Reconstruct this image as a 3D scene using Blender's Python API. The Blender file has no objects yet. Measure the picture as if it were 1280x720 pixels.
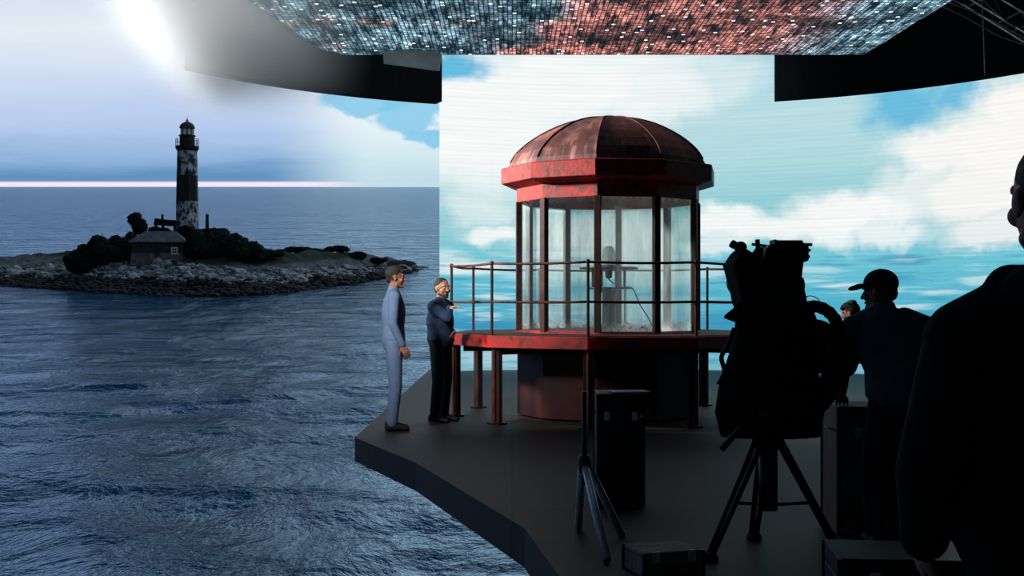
import bpy, bmesh, math, random
from mathutils import Vector, Matrix, noise
random.seed(7)
D = bpy.data; S = bpy.context.scene; COL = S.collection
MIST = 1.2; ZC = 1.45; F = 1575.0            # eye height (m), focal length in pixels of the 1280 frame
R = math.radians
def at(px, py, d): return Vector(((px-640)/F*d, d, ZC+(375-py)/F*d))
def lin(c): return tuple((v/255/12.92) if v/255 <= .04045 else ((v/255+.055)/1.055)**2.4 for v in c[:3]) + (1,)

# ------------------------------------------------------------------ materials
class NT:
    def __init__(s, tree): s.t = tree; s.n = tree.nodes; s.l = tree.links; s.n.clear()
    def node(s, typ, **kw):
        n = s.n.new(typ)
        for k, v in kw.items(): setattr(n, k, v)
        return n
    def link(s, a, b): s.l.new(a, b)
    def put(s, sock, v):
        if hasattr(v, 'is_output'): s.l.new(v, sock)
        else: sock.default_value = v
    def math(s, op, a, b=None, c=None):
        n = s.node('ShaderNodeMath', operation=op)
        for i, v in enumerate((a, b, c)):
            if v is not None: s.put(n.inputs[i], v)
        return n.outputs[0]
    def vm(s, op, a, b=None):
        n = s.node('ShaderNodeVectorMath', operation=op); s.put(n.inputs[0], a)
        if b is not None: s.put(n.inputs[1], b)
        return n.outputs['Value'] if op in ('LENGTH',) else n.outputs[0]
    def noise(s, vec, scale, detail=4, rough=.55, color=False, dist=0):
        n = s.node('ShaderNodeTexNoise'); s.put(n.inputs['Vector'], vec)
        n.inputs['Scale'].default_value = scale; n.inputs['Detail'].default_value = detail
        n.inputs['Roughness'].default_value = rough; n.inputs['Distortion'].default_value = dist
        return n.outputs['Color' if color else 'Fac']
    def ramp(s, fac, stops, interp='LINEAR'):
        n = s.node('ShaderNodeValToRGB'); s.put(n.inputs[0], fac); cr = n.color_ramp; cr.interpolation = interp
        while len(cr.elements) < len(stops): cr.elements.new(.5)
        for e, (p, c) in zip(cr.elements, stops): e.position = p; e.color = c if len(c) == 4 else c+(1,)
        return n.outputs[0]
    def mapr(s, v, a, b, c=0, d=1, smooth=False):
        n = s.node('ShaderNodeMapRange'); n.interpolation_type = 'SMOOTHSTEP' if smooth else 'LINEAR'
        s.put(n.inputs[0], v)
        for i, q in enumerate((a, b, c, d)): n.inputs[i+1].default_value = q
        return n.outputs[0]
    def mix(s, f, a, b, typ='MIX'):
        n = s.node('ShaderNodeMix', data_type='RGBA', blend_type=typ)
        s.put(n.inputs[0], f); s.put(n.inputs[6], a); s.put(n.inputs[7], b); return n.outputs[2]
    def xyz(s, v):
        n = s.node('ShaderNodeSeparateXYZ'); s.put(n.inputs[0], v); return n.outputs
    def comb(s, x, y, z):
        n = s.node('ShaderNodeCombineXYZ')
        for i, v in enumerate((x, y, z)): s.put(n.inputs[i], v)
        return n.outputs[0]

def newmat(name):
    m = D.materials.new(name); m.use_nodes = True; return m, NT(m.node_tree)
def pbr(name, c1, c2=None, scale=6, rough=.6, metal=0, bump=0, bscale=None, detail=5, lo=.35, hi=.65, spec=.4, stretch=(1,1,1)):
    m, t = newmat(name)
    out = t.node('ShaderNodeOutputMaterial'); p = t.node('ShaderNodeBsdfPrincipled')
    t.link(p.outputs[0], out.inputs[0])
    tc = t.node('ShaderNodeTexCoord').outputs['Object']; v = t.vm('MULTIPLY', tc, stretch)
    if c2 is None: c2 = tuple(x*.75 for x in c1)
    f = t.noise(v, scale, detail)
    t.put(p.inputs['Base Color'], t.ramp(f, [(lo, lin(c1)), (hi, lin(c2))]))
    p.inputs['Roughness'].default_value = rough; p.inputs['Metallic'].default_value = metal
    p.inputs['Specular IOR Level'].default_value = spec
    if bump:
        b = t.node('ShaderNodeBump'); b.inputs['Strength'].default_value = bump; b.inputs['Distance'].default_value = .01
        t.put(b.inputs['Height'], t.noise(v, bscale or scale*4, 4)); t.link(b.outputs[0], p.inputs['Normal'])
    m['p'] = 1
    return m

M = {}
M['black_metal'] = pbr('black metal', (16,18,20), (24,26,28), 9, .45, .3)
M['black_rubber'] = pbr('black rubber', (10,11,12), (16,17,18), 12, .7)
M['black_cloth'] = pbr('black cloth', (9,11,14), (14,16,19), 14, .95, bump=.4, bscale=40, spec=.1)
M['black_drape'] = pbr('black masking drape', (9,13,15), (14,19,21), 2, .95, spec=.08, stretch=(3,3,.3))  # near-black colour standing in for unlit studio space over the screen
M['studio_dark'] = pbr('dark studio paint', (10,11,13), (16,17,20), 2, .9, spec=.1)
M['grey_panel'] = pbr('grey felt panel', (200,205,200), (180,186,182), 5, .9)
M['steel'] = pbr('brushed steel', (215,216,216), (160,164,166), 30, .4, .35, stretch=(1,1,.1))
M['dull_steel'] = pbr('dull aluminium', (90,92,95), (60,62,65), 20, .4, .8)
M['post_dark'] = pbr('rusty dark iron', (34,24,22), (70,34,26), 9, .7, .2, bump=.3)
M['rail_rust'] = pbr('rusted rail iron', (50,30,28), (110,48,38), 7, .65, .2, bump=.3)
M['skin'] = pbr('skin', (176,128,106), (160,112,92), 20, .5, spec=.35)
M['skin_shade'] = pbr('tanned skin', (150,104,84), (134,90,72), 20, .55, spec=.3)
M['hair'] = pbr('dark hair', (20,17,16), (34,28,26), 60, .7, bump=.6, bscale=120)
M['eye'] = pbr('eye white', (170,160,152), (160,150,142), 20, .3)
M['pupil'] = pbr('dark pupil', (20,16,14), (14,12,10), 20, .3)
M['lip'] = pbr('lips', (140,84,76), (128,74,68), 20, .5)
M['navy_cloth'] = pbr('navy sweater', (44,60,84), (34,48,70), 12, .95, bump=.4, bscale=60, spec=.1)
M['blue_cloth'] = pbr('pale blue shirt cloth', (100,120,150), (90,110,140), 8, .9, bump=.3, bscale=40, spec=.1)
M['trousers'] = pbr('charcoal trousers', (30,36,46), (22,27,36), 12, .95, bump=.3, bscale=50, spec=.1)
M['green_tee'] = pbr('faded dark green tee', (84,102,100), (58,74,74), 5, .95, bump=.4, bscale=30, spec=.1)
M['camo'] = pbr('teal patterned fabric', (44,74,78), (120,140,136), 16, .9, lo=.45, hi=.55)
M['cap'] = pbr('black cap cotton', (14,16,18), (20,22,24), 20, .9)
M['green_cap'] = pbr('green knit cap', (20,120,84), (14,84,60), 30, .9)
M['plywood'] = pbr('worn plywood', (120,100,84), (86,72,62), 4, .7, bump=.2, stretch=(1,8,1))
M['paper'] = pbr('paper', (205,196,178), (190,182,166), 10, .9)
M['leaf'] = pbr('dusky foliage', (26,42,38), (15,27,26), 3, .9, lo=.3, hi=.7, spec=.05)
M['bark'] = pbr('dark bark', (38,34,30), (24,22,20), 3, .9)
M['rock'] = pbr('pale shore rock', (190,196,204), (60,66,74), .35, .85, lo=.3, hi=.7, bump=.4, bscale=2)
M['rock_dark'] = pbr('weed covered rock', (40,46,50), (20,24,28), .5, .8, lo=.3, hi=.7)
M['stone_wall'] = pbr('weathered dark stone wall', (52,54,56), (32,34,38), .8, .9, lo=.35, hi=.65)
M['plinth'] = pbr('pale rendered plinth', (104,108,108), (70,74,76), .8, .9)
M['slate'] = pbr('weathered grey roof', (104,112,118), (70,78,84), .7, .85, stretch=(1,1,1))
M['white_paint'] = pbr('white painted wood', (210,215,218), (185,190,195), 2, .7)
M['lh_black'] = pbr('black painted iron', (18,21,26), (34,37,42), .6, .7)
M['concrete'] = pbr('dark concrete', (60,60,62), (44,45,48), .6, .9)

def mat_red():
    m, t = newmat('weathered red paint over rust')
    out = t.node('ShaderNodeOutputMaterial'); p = t.node('ShaderNodeBsdfPrincipled'); t.link(p.outputs[0], out.inputs[0])
    tc = t.node('ShaderNodeTexCoord').outputs['Object']
    a = t.ramp(t.noise(tc, 2.2, 5), [(.3, lin((196,38,34))), (.7, lin((140,26,24)))])
    chips = t.ramp(t.noise(tc, 7, 8, .7), [(.47, (0,0,0)), (.60, (1,1,1))])
    rust = t.ramp(t.noise(tc, 18, 6), [(.35, lin((58,28,24))), (.7, lin((120,66,52)))])
    c = t.mix(chips, a, rust)
    pale = t.ramp(t.noise(t.vm('ADD', tc, (5,3,9)), 9, 8, .75), [(.66, (0,0,0)), (.70, (1,1,1))])
    c = t.mix(pale, c, lin((196,170,156)))
    t.put(p.inputs['Base Color'], c); p.inputs['Roughness'].default_value = .6
    b = t.node('ShaderNodeBump'); b.inputs['Strength'].default_value = .4; b.inputs['Distance'].default_value = .01
    t.put(b.inputs['Height'], t.noise(tc, 20, 6)); t.link(b.outputs[0], p.inputs['Normal'])
    return m
M['red'] = mat_red()
def mat_dome():
    m, t = newmat('rusted copper brown dome')
    out = t.node('ShaderNodeOutputMaterial'); p = t.node('ShaderNodeBsdfPrincipled'); t.link(p.outputs[0], out.inputs[0])
    tc = t.node('ShaderNodeTexCoord').outputs['Object']
    x = t.xyz(tc); ang = t.math('ARCTAN2', x[0], x[1]); r = t.math('SQRT', t.math('ADD', t.math('MULTIPLY', x[0], x[0]), t.math('MULTIPLY', x[1], x[1])))
    streak = t.noise(t.comb(t.math('MULTIPLY', ang, 5.0), t.math('MULTIPLY', r, 1.2), 0), 2.2, 6, .65)
    c = t.ramp(t.noise(tc, 2.6, 7, .65), [(.28, lin((52,40,40))), (.5, lin((112,66,60))), (.72, lin((168,112,102)))])
    c = t.mix(t.ramp(streak, [(.5, (0,0,0)), (.68, (.75,.75,.75))]), c, lin((186,142,134)))
    c = t.mix(t.ramp(t.noise(t.vm('ADD', tc, (7,1,3)), 3.2, 6), [(.5, (0,0,0)), (.66, (.85,.85,.85))]), c, lin((48,40,42)))
    t.put(p.inputs['Base Color'], c); p.inputs['Roughness'].default_value = .55; p.inputs['Metallic'].default_value = .1
    return m
M['dome'] = mat_dome()
def mat_glass():
    m, t = newmat('grimy lantern glass')
    out = t.node('ShaderNodeOutputMaterial'); tc = t.node('ShaderNodeTexCoord').outputs['Object']
    x = t.xyz(tc)
    tr = t.node('ShaderNodeBsdfTransparent'); tr.inputs[0].default_value = (.93,.97,.96,1)
    tl = t.node('ShaderNodeBsdfTranslucent'); tl.inputs[0].default_value = (.86,.93,.92,1)
    gl = t.node('ShaderNodeBsdfGlossy'); gl.inputs['Roughness'].default_value = .12
    drip = t.noise(t.vm('MULTIPLY', tc, (9,9,1.6)), 1.2, 6, .6)
    film = t.ramp(drip, [(.30, (.04,.04,.04)), (.75, (.24,.24,.24))])
    g = t.math('ADD', x[2], t.math('MULTIPLY', t.noise(tc, 9, 6, .7), .22))
    top = t.mapr(g, 1.24, 1.42, 0, .4, True)
    bot = t.mapr(g, -.12, -.34, 0, .5, True)
    f = t.math('MINIMUM', t.math('ADD', t.math('ADD', film, top), bot), .92)
    s1 = t.node('ShaderNodeMixShader'); t.put(s1.inputs[0], f); t.link(tr.outputs[0], s1.inputs[1]); t.link(tl.outputs[0], s1.inputs[2])
    fr = t.node('ShaderNodeFresnel'); fr.inputs[0].default_value = 1.25
    s2 = t.node('ShaderNodeMixShader'); bf = t.node('ShaderNodeNewGeometry').outputs['Backfacing']; t.put(s2.inputs[0], t.math('MULTIPLY', fr.outputs[0], t.math('MULTIPLY', t.math('SUBTRACT', 1.0, bf), .7))); t.link(s1.outputs[0], s2.inputs[1]); t.link(gl.outputs[0], s2.inputs[2])
    df = t.node('ShaderNodeBsdfDiffuse'); df.inputs[0].default_value = lin((110,62,46))
    specks = t.math('MULTIPLY', t.ramp(t.noise(tc, 26, 7, .75), [(.55, (0,0,0)), (.62, (1,1,1))]), t.mapr(g, -.08, -.28, 0.0, 1, True))
    s3 = t.node('ShaderNodeMixShader'); t.put(s3.inputs[0], specks); t.link(s2.outputs[0], s3.inputs[1]); t.link(df.outputs[0], s3.inputs[2])
    t.link(s3.outputs[0], out.inputs[0]); return m
M['glass'] = mat_glass()
def mat_bulb():
    m, t = newmat('frosted lamp glass')
    out = t.node('ShaderNodeOutputMaterial')
    tr = t.node('ShaderNodeBsdfTransparent'); tl = t.node('ShaderNodeBsdfTranslucent'); tl.inputs[0].default_value = (.72,.76,.74,1)
    df = t.node('ShaderNodeBsdfDiffuse'); df.inputs[0].default_value = (.4,.42,.42,1)
    s = t.node('ShaderNodeMixShader'); s.inputs[0].default_value = .5; t.link(tl.outputs[0], s.inputs[1]); t.link(df.outputs[0], s.inputs[2])
    s2 = t.node('ShaderNodeMixShader'); s2.inputs[0].default_value = .75; t.link(tr.outputs[0], s2.inputs[1]); t.link(s.outputs[0], s2.inputs[2])
    t.link(s2.outputs[0], out.inputs[0]); return m
M['bulb'] = mat_bulb()
def mat_sea():
    m, t = newmat('sea water')
    out = t.node('ShaderNodeOutputMaterial'); df = t.node('ShaderNodeBsdfDiffuse'); gl = t.node('ShaderNodeBsdfGlossy'); fr = t.node('ShaderNodeFresnel'); mx = t.node('ShaderNodeMixShader')
    fr.inputs[0].default_value = 1.33; t.link(fr.outputs[0], mx.inputs[0]); t.link(df.outputs[0], mx.inputs[1]); t.link(gl.outputs[0], mx.inputs[2]); t.link(mx.outputs[0], out.inputs[0])
    tc = t.node('ShaderNodeTexCoord').outputs['Object']
    df.inputs[0].default_value = lin((16,62,92)); gl.inputs[0].default_value = lin((206,230,252)); gl.inputs['Roughness'].default_value = .12
    a = t.noise(t.vm('MULTIPLY', tc, (1,.75,1)), .10, 6, .62, dist=.4)
    b = t.noise(t.vm('MULTIPLY', tc, (1,.6,1)), .36, 3, .5, dist=.3)
    c = t.noise(t.vm('MULTIPLY', tc, (.6,1,1)), .02, 3, .6)
    h = t.math('ADD', t.math('ADD', t.math('MULTIPLY', a, 4.6), t.math('MULTIPLY', b, .7)), t.math('MULTIPLY', c, 20))
    bp = t.node('ShaderNodeBump'); bp.inputs['Strength'].default_value = .65; bp.inputs['Distance'].default_value = 1.0
    t.put(bp.inputs['Height'], h)
    for q in (df, gl, fr): t.link(bp.outputs[0], q.inputs['Normal'])
    return m
M['sea'] = mat_sea()
def mat_island():
    m, t = newmat('island turf and weed')
    out = t.node('ShaderNodeOutputMaterial'); p = t.node('ShaderNodeBsdfPrincipled'); t.link(p.outputs[0], out.inputs[0])
    tc = t.node('ShaderNodeTexCoord').outputs['Object']
    at_ = t.node('ShaderNodeAttribute', attribute_name='rise').outputs['Fac']
    turf = t.ramp(t.noise(tc, .25, 8, .7), [(.3, lin((28,42,38))), (.7, lin((66,80,66)))])
    rock = t.ramp(t.noise(tc, .6, 8, .75), [(.35, lin((40,44,50))), (.62, lin((120,126,134)))])
    weed = t.ramp(t.noise(tc, .5, 6, .7), [(.35, lin((12,15,17))), (.7, lin((26,30,32)))])
    h = t.math('ADD', at_, t.math('MULTIPLY', t.noise(tc, .15, 5), 1.2))
    c = t.mix(t.mapr(h, 3.2, 4.0, 0, 1, True), weed, rock)
    c = t.mix(t.mapr(h, 6.2, 7.4, 0, 1, True), c, turf)
    t.put(p.inputs['Base Color'], c); p.inputs['Roughness'].default_value = .95; p.inputs['Specular IOR Level'].default_value = .1
    return m
M['island'] = mat_island()
def mat_tower():
    m, t = newmat('banded weathered tower render')
    out = t.node('ShaderNodeOutputMaterial'); p = t.node('ShaderNodeBsdfPrincipled'); t.link(p.outputs[0], out.inputs[0])
    tc = t.node('ShaderNodeTexCoord').outputs['Object']; x = t.xyz(tc)
    z = t.math('ADD', x[2], t.math('MULTIPLY', t.math('SUBTRACT', t.noise(tc, 1.2, 4), .5), .8))
    band = t.math('MULTIPLY', t.mapr(z, TB0-.15, TB0+.15), t.mapr(z, TB1+.15, TB1-.15))
    chips = t.ramp(t.noise(t.vm('MULTIPLY', tc, (1,1,.7)), .62, 9, .72), [(.47, (0,0,0)), (.53, (1,1,1))])
    base = t.mix(chips, lin((176,186,196)), lin((38,42,50)))
    blk = t.ramp(t.noise(tc, .5, 6, .7), [(.3, lin((14,16,22))), (.75, lin((40,42,50)))])
    t.put(p.inputs['Base Color'], t.mix(band, base, blk)); p.inputs['Roughness'].default_value = .9
    return m
def mat_floor():
    m, t = newmat('scuffed stage floor boards')
    out = t.node('ShaderNodeOutputMaterial'); p = t.node('ShaderNodeBsdfPrincipled'); t.link(p.outputs[0], out.inputs[0])
    tc = t.node('ShaderNodeTexCoord').outputs['Object']
    br = t.node('ShaderNodeTexBrick'); t.put(br.inputs['Vector'], tc); br.inputs['Scale'].default_value = .8
    br.inputs['Color1'].default_value = lin((58,50,46)); br.inputs['Color2'].default_value = lin((48,42,40)); br.inputs['Mortar'].default_value = lin((16,15,15))
    br.inputs['Mortar Size'].default_value = .006; br.offset = 0; br.inputs['Brick Width'].default_value = 2.0; br.inputs['Row Height'].default_value = 1.0
    c = t.mix(t.ramp(t.noise(tc, 3, 7), [(.4, (0,0,0)), (.8, (.6,.6,.6))]), br.outputs[0], lin((30,28,28)))
    t.put(p.inputs['Base Color'], c); p.inputs['Roughness'].default_value = .6; p.inputs['Specular IOR Level'].default_value = .2
    return m
M['floor'] = mat_floor()

# ------------------------------------------------------------------ mesh helpers
def tag(o, label=None, cat=None, group=None, kind=None):
    if label: o['label'] = label
    if cat: o['category'] = cat
    if group: o['group'] = group
    if kind: o['kind'] = kind
    return o
def obj(name, bm, mat, parent=None, smooth=False, loc=None):
    me = D.meshes.new(name); bm.normal_update()
    if smooth:
        for f in bm.faces: f.smooth = True
    bm.to_mesh(me); bm.free()
    if mat: me.materials.append(mat)
    o = D.objects.new(name, me); COL.objects.link(o)
    if parent: o.parent = parent
    if loc is not None: o.location = loc
    return o
def empty(name, loc, label, cat, group=None, rz=0):
    o = D.objects.new(name, None); COL.objects.link(o); o.location = loc; o.rotation_euler.z = rz
    o.empty_display_size = .2
    return tag(o, label, cat, group)
def BM(): return bmesh.new()
def box(bm, c, s, rot=None, bev=0):
    r = bmesh.ops.create_cube(bm, size=1)['verts']
    bmesh.ops.scale(bm, vec=s, verts=r)
    if bev:
        es = list({e for v in r for e in v.link_edges})
        g = bmesh.ops.bevel(bm, geom=es, offset=bev, segments=2, affect='EDGES', profile=.6)
        r = list({v for f in g['faces'] for v in f.verts} | {v for v in r if v.is_valid})
    if rot is not None: bmesh.ops.transform(bm, matrix=rot.to_4x4(), verts=r)
    bmesh.ops.translate(bm, vec=c, verts=r); return r
def frame_for(d, up=Vector((0,0,1))):
    d = d.normalized()
    if abs(d.dot(up)) > .98: up = Vector((0,1,0))
    x = d.cross(up).normalized(); y = x.cross(d).normalized(); return x, y
def ring(bm, c, x, y, rx, ry, n): return [bm.verts.new(c + x*math.cos(2*math.pi*i/n)*rx + y*math.sin(2*math.pi*i/n)*ry) for i in range(n)]
def bridge(bm, a, b):
    n = len(a)
    for i in range(n): bm.faces.new((a[i], a[(i+1)%n], b[(i+1)%n], b[i]))
def rod(bm, a, b, r0, r1=None, n=10):
    a = Vector(a); b = Vector(b); r1 = r0 if r1 is None else r1
    x, y = frame_for(b-a); A = ring(bm, a, x, y, r0, r0, n); B = ring(bm, b, x, y, r1, r1, n)
    bridge(bm, A, B); bm.faces.new(A[::-1]); bm.faces.new(B)
def tube(bm, pts, r, n=8):
    pts = [Vector(p) for p in pts]; prev = None; first = None
    for i, p in enumerate(pts):
        d = (pts[min(i+1, len(pts)-1)]-pts[max(i-1, 0)])
        x, y = frame_for(d); rr = r[i] if isinstance(r, (list, tuple)) else r
        c = ring(bm, p, x, y, rr, rr, n)
        if prev: bridge(bm, prev, c)
        else: first = c
        prev = c
    bm.faces.new(first[::-1]); bm.faces.new(prev)
def spline(pts, n=8):
    pts = [Vector(p) for p in pts]; out = []
    for i in range(len(pts)-1):
        p0 = pts[max(i-1,0)]; p1 = pts[i]; p2 = pts[i+1]; p3 = pts[min(i+2,len(pts)-1)]
        for k in range(n):
            u = k/n
            out.append(.5*((2*p1)+(p2-p0)*u+(2*p0-5*p1+4*p2-p3)*u*u+(3*p1-p0-3*p2+p3)*u**3))
    return out+[pts[-1]]
def ball(bm, c, r, seg=16, rot=None):
    if not hasattr(r, '__len__'): r = (r, r, r)
    v = bmesh.ops.create_uvsphere(bm, u_segments=seg, v_segments=max(6, seg//2+2), radius=1)['verts']
    bmesh.ops.scale(bm, vec=r, verts=v)
    if rot is not None: bmesh.ops.transform(bm, matrix=rot.to_4x4(), verts=v)
    bmesh.ops.translate(bm, vec=c, verts=v); return v
def lathe(bm, prof, n=24, c=(0,0,0), off=0, caps=True):
    c = Vector(c); prev = None; first = None
    for (r, z) in prof:
        cur = [bm.verts.new(c+Vector((math.sin(off+2*math.pi*i/n)*r, -math.cos(off+2*math.pi*i/n)*r, z))) for i in range(n)]
        if prev: bridge(bm, prev, cur)
        else: first = cur
        prev = cur
    if caps: bm.faces.new(first[::-1]); bm.faces.new(prev)
def prism(bm, pts, thick, axis):
    """closed outline pts, extruded by vector axis*thick"""
    ax = Vector(axis)*thick
    a = [bm.verts.new(Vector(p)) for p in pts]; b = [bm.verts.new(Vector(p)+ax) for p in pts]
    bm.faces.new(a[::-1]); bm.faces.new(b); bridge(bm, a, b)
    bmesh.ops.recalc_face_normals(bm, faces=bm.faces)
def remeshed(name, bm, mat, parent, voxel, smooth=4):
    me = D.meshes.new('t'); bm.to_mesh(me); bm.free(); o = D.objects.new('t', me); COL.objects.link(o)
    m = o.modifiers.new('r', 'REMESH'); m.mode = 'VOXEL'; m.voxel_size = voxel; m.use_smooth_shade = True
    s = o.modifiers.new('s', 'SMOOTH'); s.iterations = smooth; s.factor = .5
    dg = bpy.context.evaluated_depsgraph_get(); dg.update()
    n = D.meshes.new_from_object(o.evaluated_get(dg), depsgraph=dg); D.objects.remove(o); D.meshes.remove(me)
    n.name = name; n.materials.clear(); n.materials.append(mat)
    for p in n.polygons: p.use_smooth = True
    q = D.objects.new(name, n); COL.objects.link(q)
    if parent: q.parent = parent
    return q
def interp(tab, x):
    if x <= tab[0][0]: return tab[0][1]
    for (a, b), (c, d) in zip(tab, tab[1:]):
        if x <= c: return b+(d-b)*(x-a)/(c-a)
    return tab[-1][1]

# ------------------------------------------------------------------ sky
W = D.worlds.new('sky'); S.world = W; W.use_nodes = True
t = NT(W.node_tree); out = t.node('ShaderNodeOutputWorld'); bg = t.node('ShaderNodeBackground'); t.link(bg.outputs[0], out.inputs[0])
g = t.node('ShaderNodeTexCoord').outputs['Generated']; x = t.xyz(g)
hl = t.math('SQRT', t.math('ADD', t.math('MULTIPLY', x[0], x[0]), t.math('MULTIPLY', x[1], x[1])))
el = t.math('DIVIDE', x[2], t.math('MAXIMUM', x[1], t.math('MULTIPLY', hl, .35)))                 # tangent of the elevation
e2 = t.math('ADD', el, t.math('MULTIPLY', t.math('SUBTRACT', t.noise(t.comb(t.math('MULTIPLY', x[0], 3), x[1], t.math('MULTIPLY', x[2], 22)), 2.0, 5, .6), .5), .035))
def ev(py): return (375-py)/F/.6
fac = t.math('DIVIDE', el, .6); fac2 = t.math('DIVIDE', e2, .6)
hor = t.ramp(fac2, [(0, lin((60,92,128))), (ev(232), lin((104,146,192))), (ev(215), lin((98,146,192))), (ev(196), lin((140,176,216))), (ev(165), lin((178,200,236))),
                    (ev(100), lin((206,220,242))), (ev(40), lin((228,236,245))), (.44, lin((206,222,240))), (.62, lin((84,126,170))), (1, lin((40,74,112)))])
glow = t.math('MULTIPLY', t.mapr(fac, ev(234.5), ev(232.5), 0, 1, True), t.mapr(fac, ev(225.5), ev(229), 0, 1, True))
azp = t.math('ARCTAN2', x[0], x[1])
near = t.mapr(azp, R(-11.5), R(-6), 0, 1, True)
hor = t.mix(near, hor, t.ramp(fac2, [(ev(232), lin((186,218,230))), (ev(190), lin((212,234,241))), (ev(150), lin((226,240,246))), (ev(60), lin((240,246,250)))]))
skyc = t.mix(t.math('MULTIPLY', glow, t.mapr(azp, R(-6), R(-9), .15, 1, True)), hor, lin((246,232,246)))
# broken cloud with blue gaps, to the right of the island and higher
az = t.math('ARCTAN2', x[0], x[1])
cn = t.noise(t.comb(t.math('MULTIPLY', az, 9), t.math('MULTIPLY', el, 16), 0), 1.1, 7, .55)
reg = t.math('MULTIPLY', t.mapr(az, R(-9.5), R(-5.5), 0, 1, True), t.mapr(el, .115, .15, 0, 1, True))
blue = t.math('MULTIPLY', reg, t.mapr(cn, .50, .44, 0, .9, True))
skyc = t.mix(t.math('MULTIPLY', reg, .75), skyc, lin((238,246,250)))
skyc = t.mix(blue, skyc, lin((128,200,232)))
bv = t.vm('ADD', t.comb(az, el, 0), t.vm('MULTIPLY', t.vm('SUBTRACT', t.noise(t.comb(t.math('MULTIPLY', az, 9), t.math('MULTIPLY', el, 12), 2), 3.0, 6, .6, color=True), (.5,.5,.5)), (.05,.03,0)))
for (bx, by, rx_, ry_) in ((505,146,44,24),(450,128,60,16),(545,170,40,12)):
    dd = t.vm('LENGTH', t.vm('MULTIPLY', t.vm('SUBTRACT', bv, ((bx-640)/F, (375-by)/F, 0)), (F/rx_, F/ry_, 0)))
    skyc = t.mix(t.mapr(dd, 1.1, .7, 0, .85, True), skyc, lin((126,200,234)))
# the far (camera-side) half of the sky is already night
day = t.mapr(x[1], -.5, .7, .3, 1, True)
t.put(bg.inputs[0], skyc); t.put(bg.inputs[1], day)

# ------------------------------------------------------------------ sea, island
H = 30.0; TILT = 142/F
def seaz(y): return ZC-H+TILT*y
bm = BM(); ys = [-60, 40, 150, 400, 1000, 4000, 15000, 60000]; vs = []
for y in ys:
    w = 300+y*1.2 if y > 0 else 300
    vs.append([bm.verts.new((-w, y, seaz(y))), bm.verts.new((w, y, seaz(y)))])
for a, b in zip(vs, vs[1:]): bm.faces.new((a[0], a[1], b[1], b[0]))
tag(obj('sea', bm, M['sea']), kind='structure')

def shoreY(py): return H/(TILT-(375-py)/F)
sh = [(-80,354),(0,357),(60,361),(130,366),(200,370),(260,371),(330,369),(400,361),(450,354),(500,344),(545,333),(575,326)]
shore = [((p-640)/F*shoreY(s), shoreY(s)) for p, s in sh]
cr = [(-80,324),(0,324),(50,319),(110,314),(150,306),(180,299),(240,295),(290,302),(330,313),(400,314),(450,312),(500,316),(540,323),(575,330)]
crest = []
for p, s in cr:
    X0 = (p-640)/F*400; y = interp(shore, (p-640)/F*380)+52
    X = (p-640)/F*y; crest.append((X, (375-s)/F*y-(seaz(y)-ZC)))
def rise(x, y):
    yf = interp(shore, x)+3*noise.noise(Vector((x*.06, 3, 0))); h = interp(crest, x); tt = y-yf
    if tt < 0: v = tt*.25
    elif tt < 52:
        u = tt/52; v = h*(.2*min(1, u*4)+.8*u**2.2)
    else:
        u = min(1, (tt-52)/60); v = h*(1-u*u*(3-2*u))-1.5*u
    v += (noise.fractal(Vector((x*.11, y*.11, 1)), .9, 2, 5)*1.3+noise.noise(Vector((x*.5, y*.5, 4)))*.5)*min(1, max(0, tt+2)/8)
    e = max(0, (x+30)/14)
    return v-max(0, e)*4
bm = BM(); nx, ny = 300, 150; grid = []; lay = None
X0, X1, Y0, Y1 = -215, -18, 335, 520
for i in range(nx+1):
    col = []
    for j in range(ny+1):
        px = X0+(X1-X0)*i/nx; py = Y0+(Y1-Y0)*j/ny
        col.append(bm.verts.new((px, py, seaz(py)+max(-3, rise(px, py)))))
    grid.append(col)
for i in range(nx):
    for j in range(ny): bm.faces.new((grid[i][j], grid[i+1][j], grid[i+1][j+1], grid[i][j+1]))
isl = obj('island_ground', bm, M['island'], smooth=True)
atr = isl.data.attributes.new('rise', 'FLOAT', 'POINT')
for v in isl.data.vertices: atr.data[v.index].value = v.co.z-seaz(v.co.y)
tag(isl, 'low rocky island carrying the striped lighthouse and bushes', kind='structure')
def gz(x, y): return seaz(y)+rise(x, y)

def rockbm(bm, c, r, seed):
    v = bmesh.ops.create_icosphere(bm, subdivisions=2 if r > .9 else 1, radius=1)['verts']
    for q in v:
        n = noise.noise(q.co*1.3+Vector((seed, seed*.7, 0)))
        q.co = q.co*(1+.45*n); q.co.x *= r*1.25; q.co.y *= r; q.co.z *= r*.7
    bmesh.ops.rotate(bm, cent=(0,0,0), matrix=Matrix.Rotation(seed*2.1, 3, 'Z'), verts=v)
    bmesh.ops.translate(bm, vec=c, verts=v)
def rock_spot(lo, hi):
    while 1:
        x = random.uniform(-200, -34); y = interp(shore, x)+random.uniform(lo, hi)
        return x, y
protos = []
for k in range(8):
    bm = BM(); rockbm(bm, (0,0,0), 1.0, k*3.7+1); me = D.meshes.new('boulder'); bm.to_mesh(me); bm.free()
    me.materials.append(M['rock']); protos.append(me)
spots = []
for k in range(170):
    x, y = rock_spot(13, 32); spots.append((x, y))
for k, (x, y) in enumerate(spots):
    o = D.objects.new('boulder', protos[k % 8]); COL.objects.link(o)
    s = random.uniform(.8, 1.8); o.location = (x, y, gz(x, y)+s*.25); o.scale = (s, s, s*random.uniform(.7, 1.2)); o.rotation_euler.z = random.uniform(0, 6)
    tag(o, 'pale grey boulder lying along the island shore', 'boulder', 'pale boulders on the island shore')
lows = []
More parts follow.
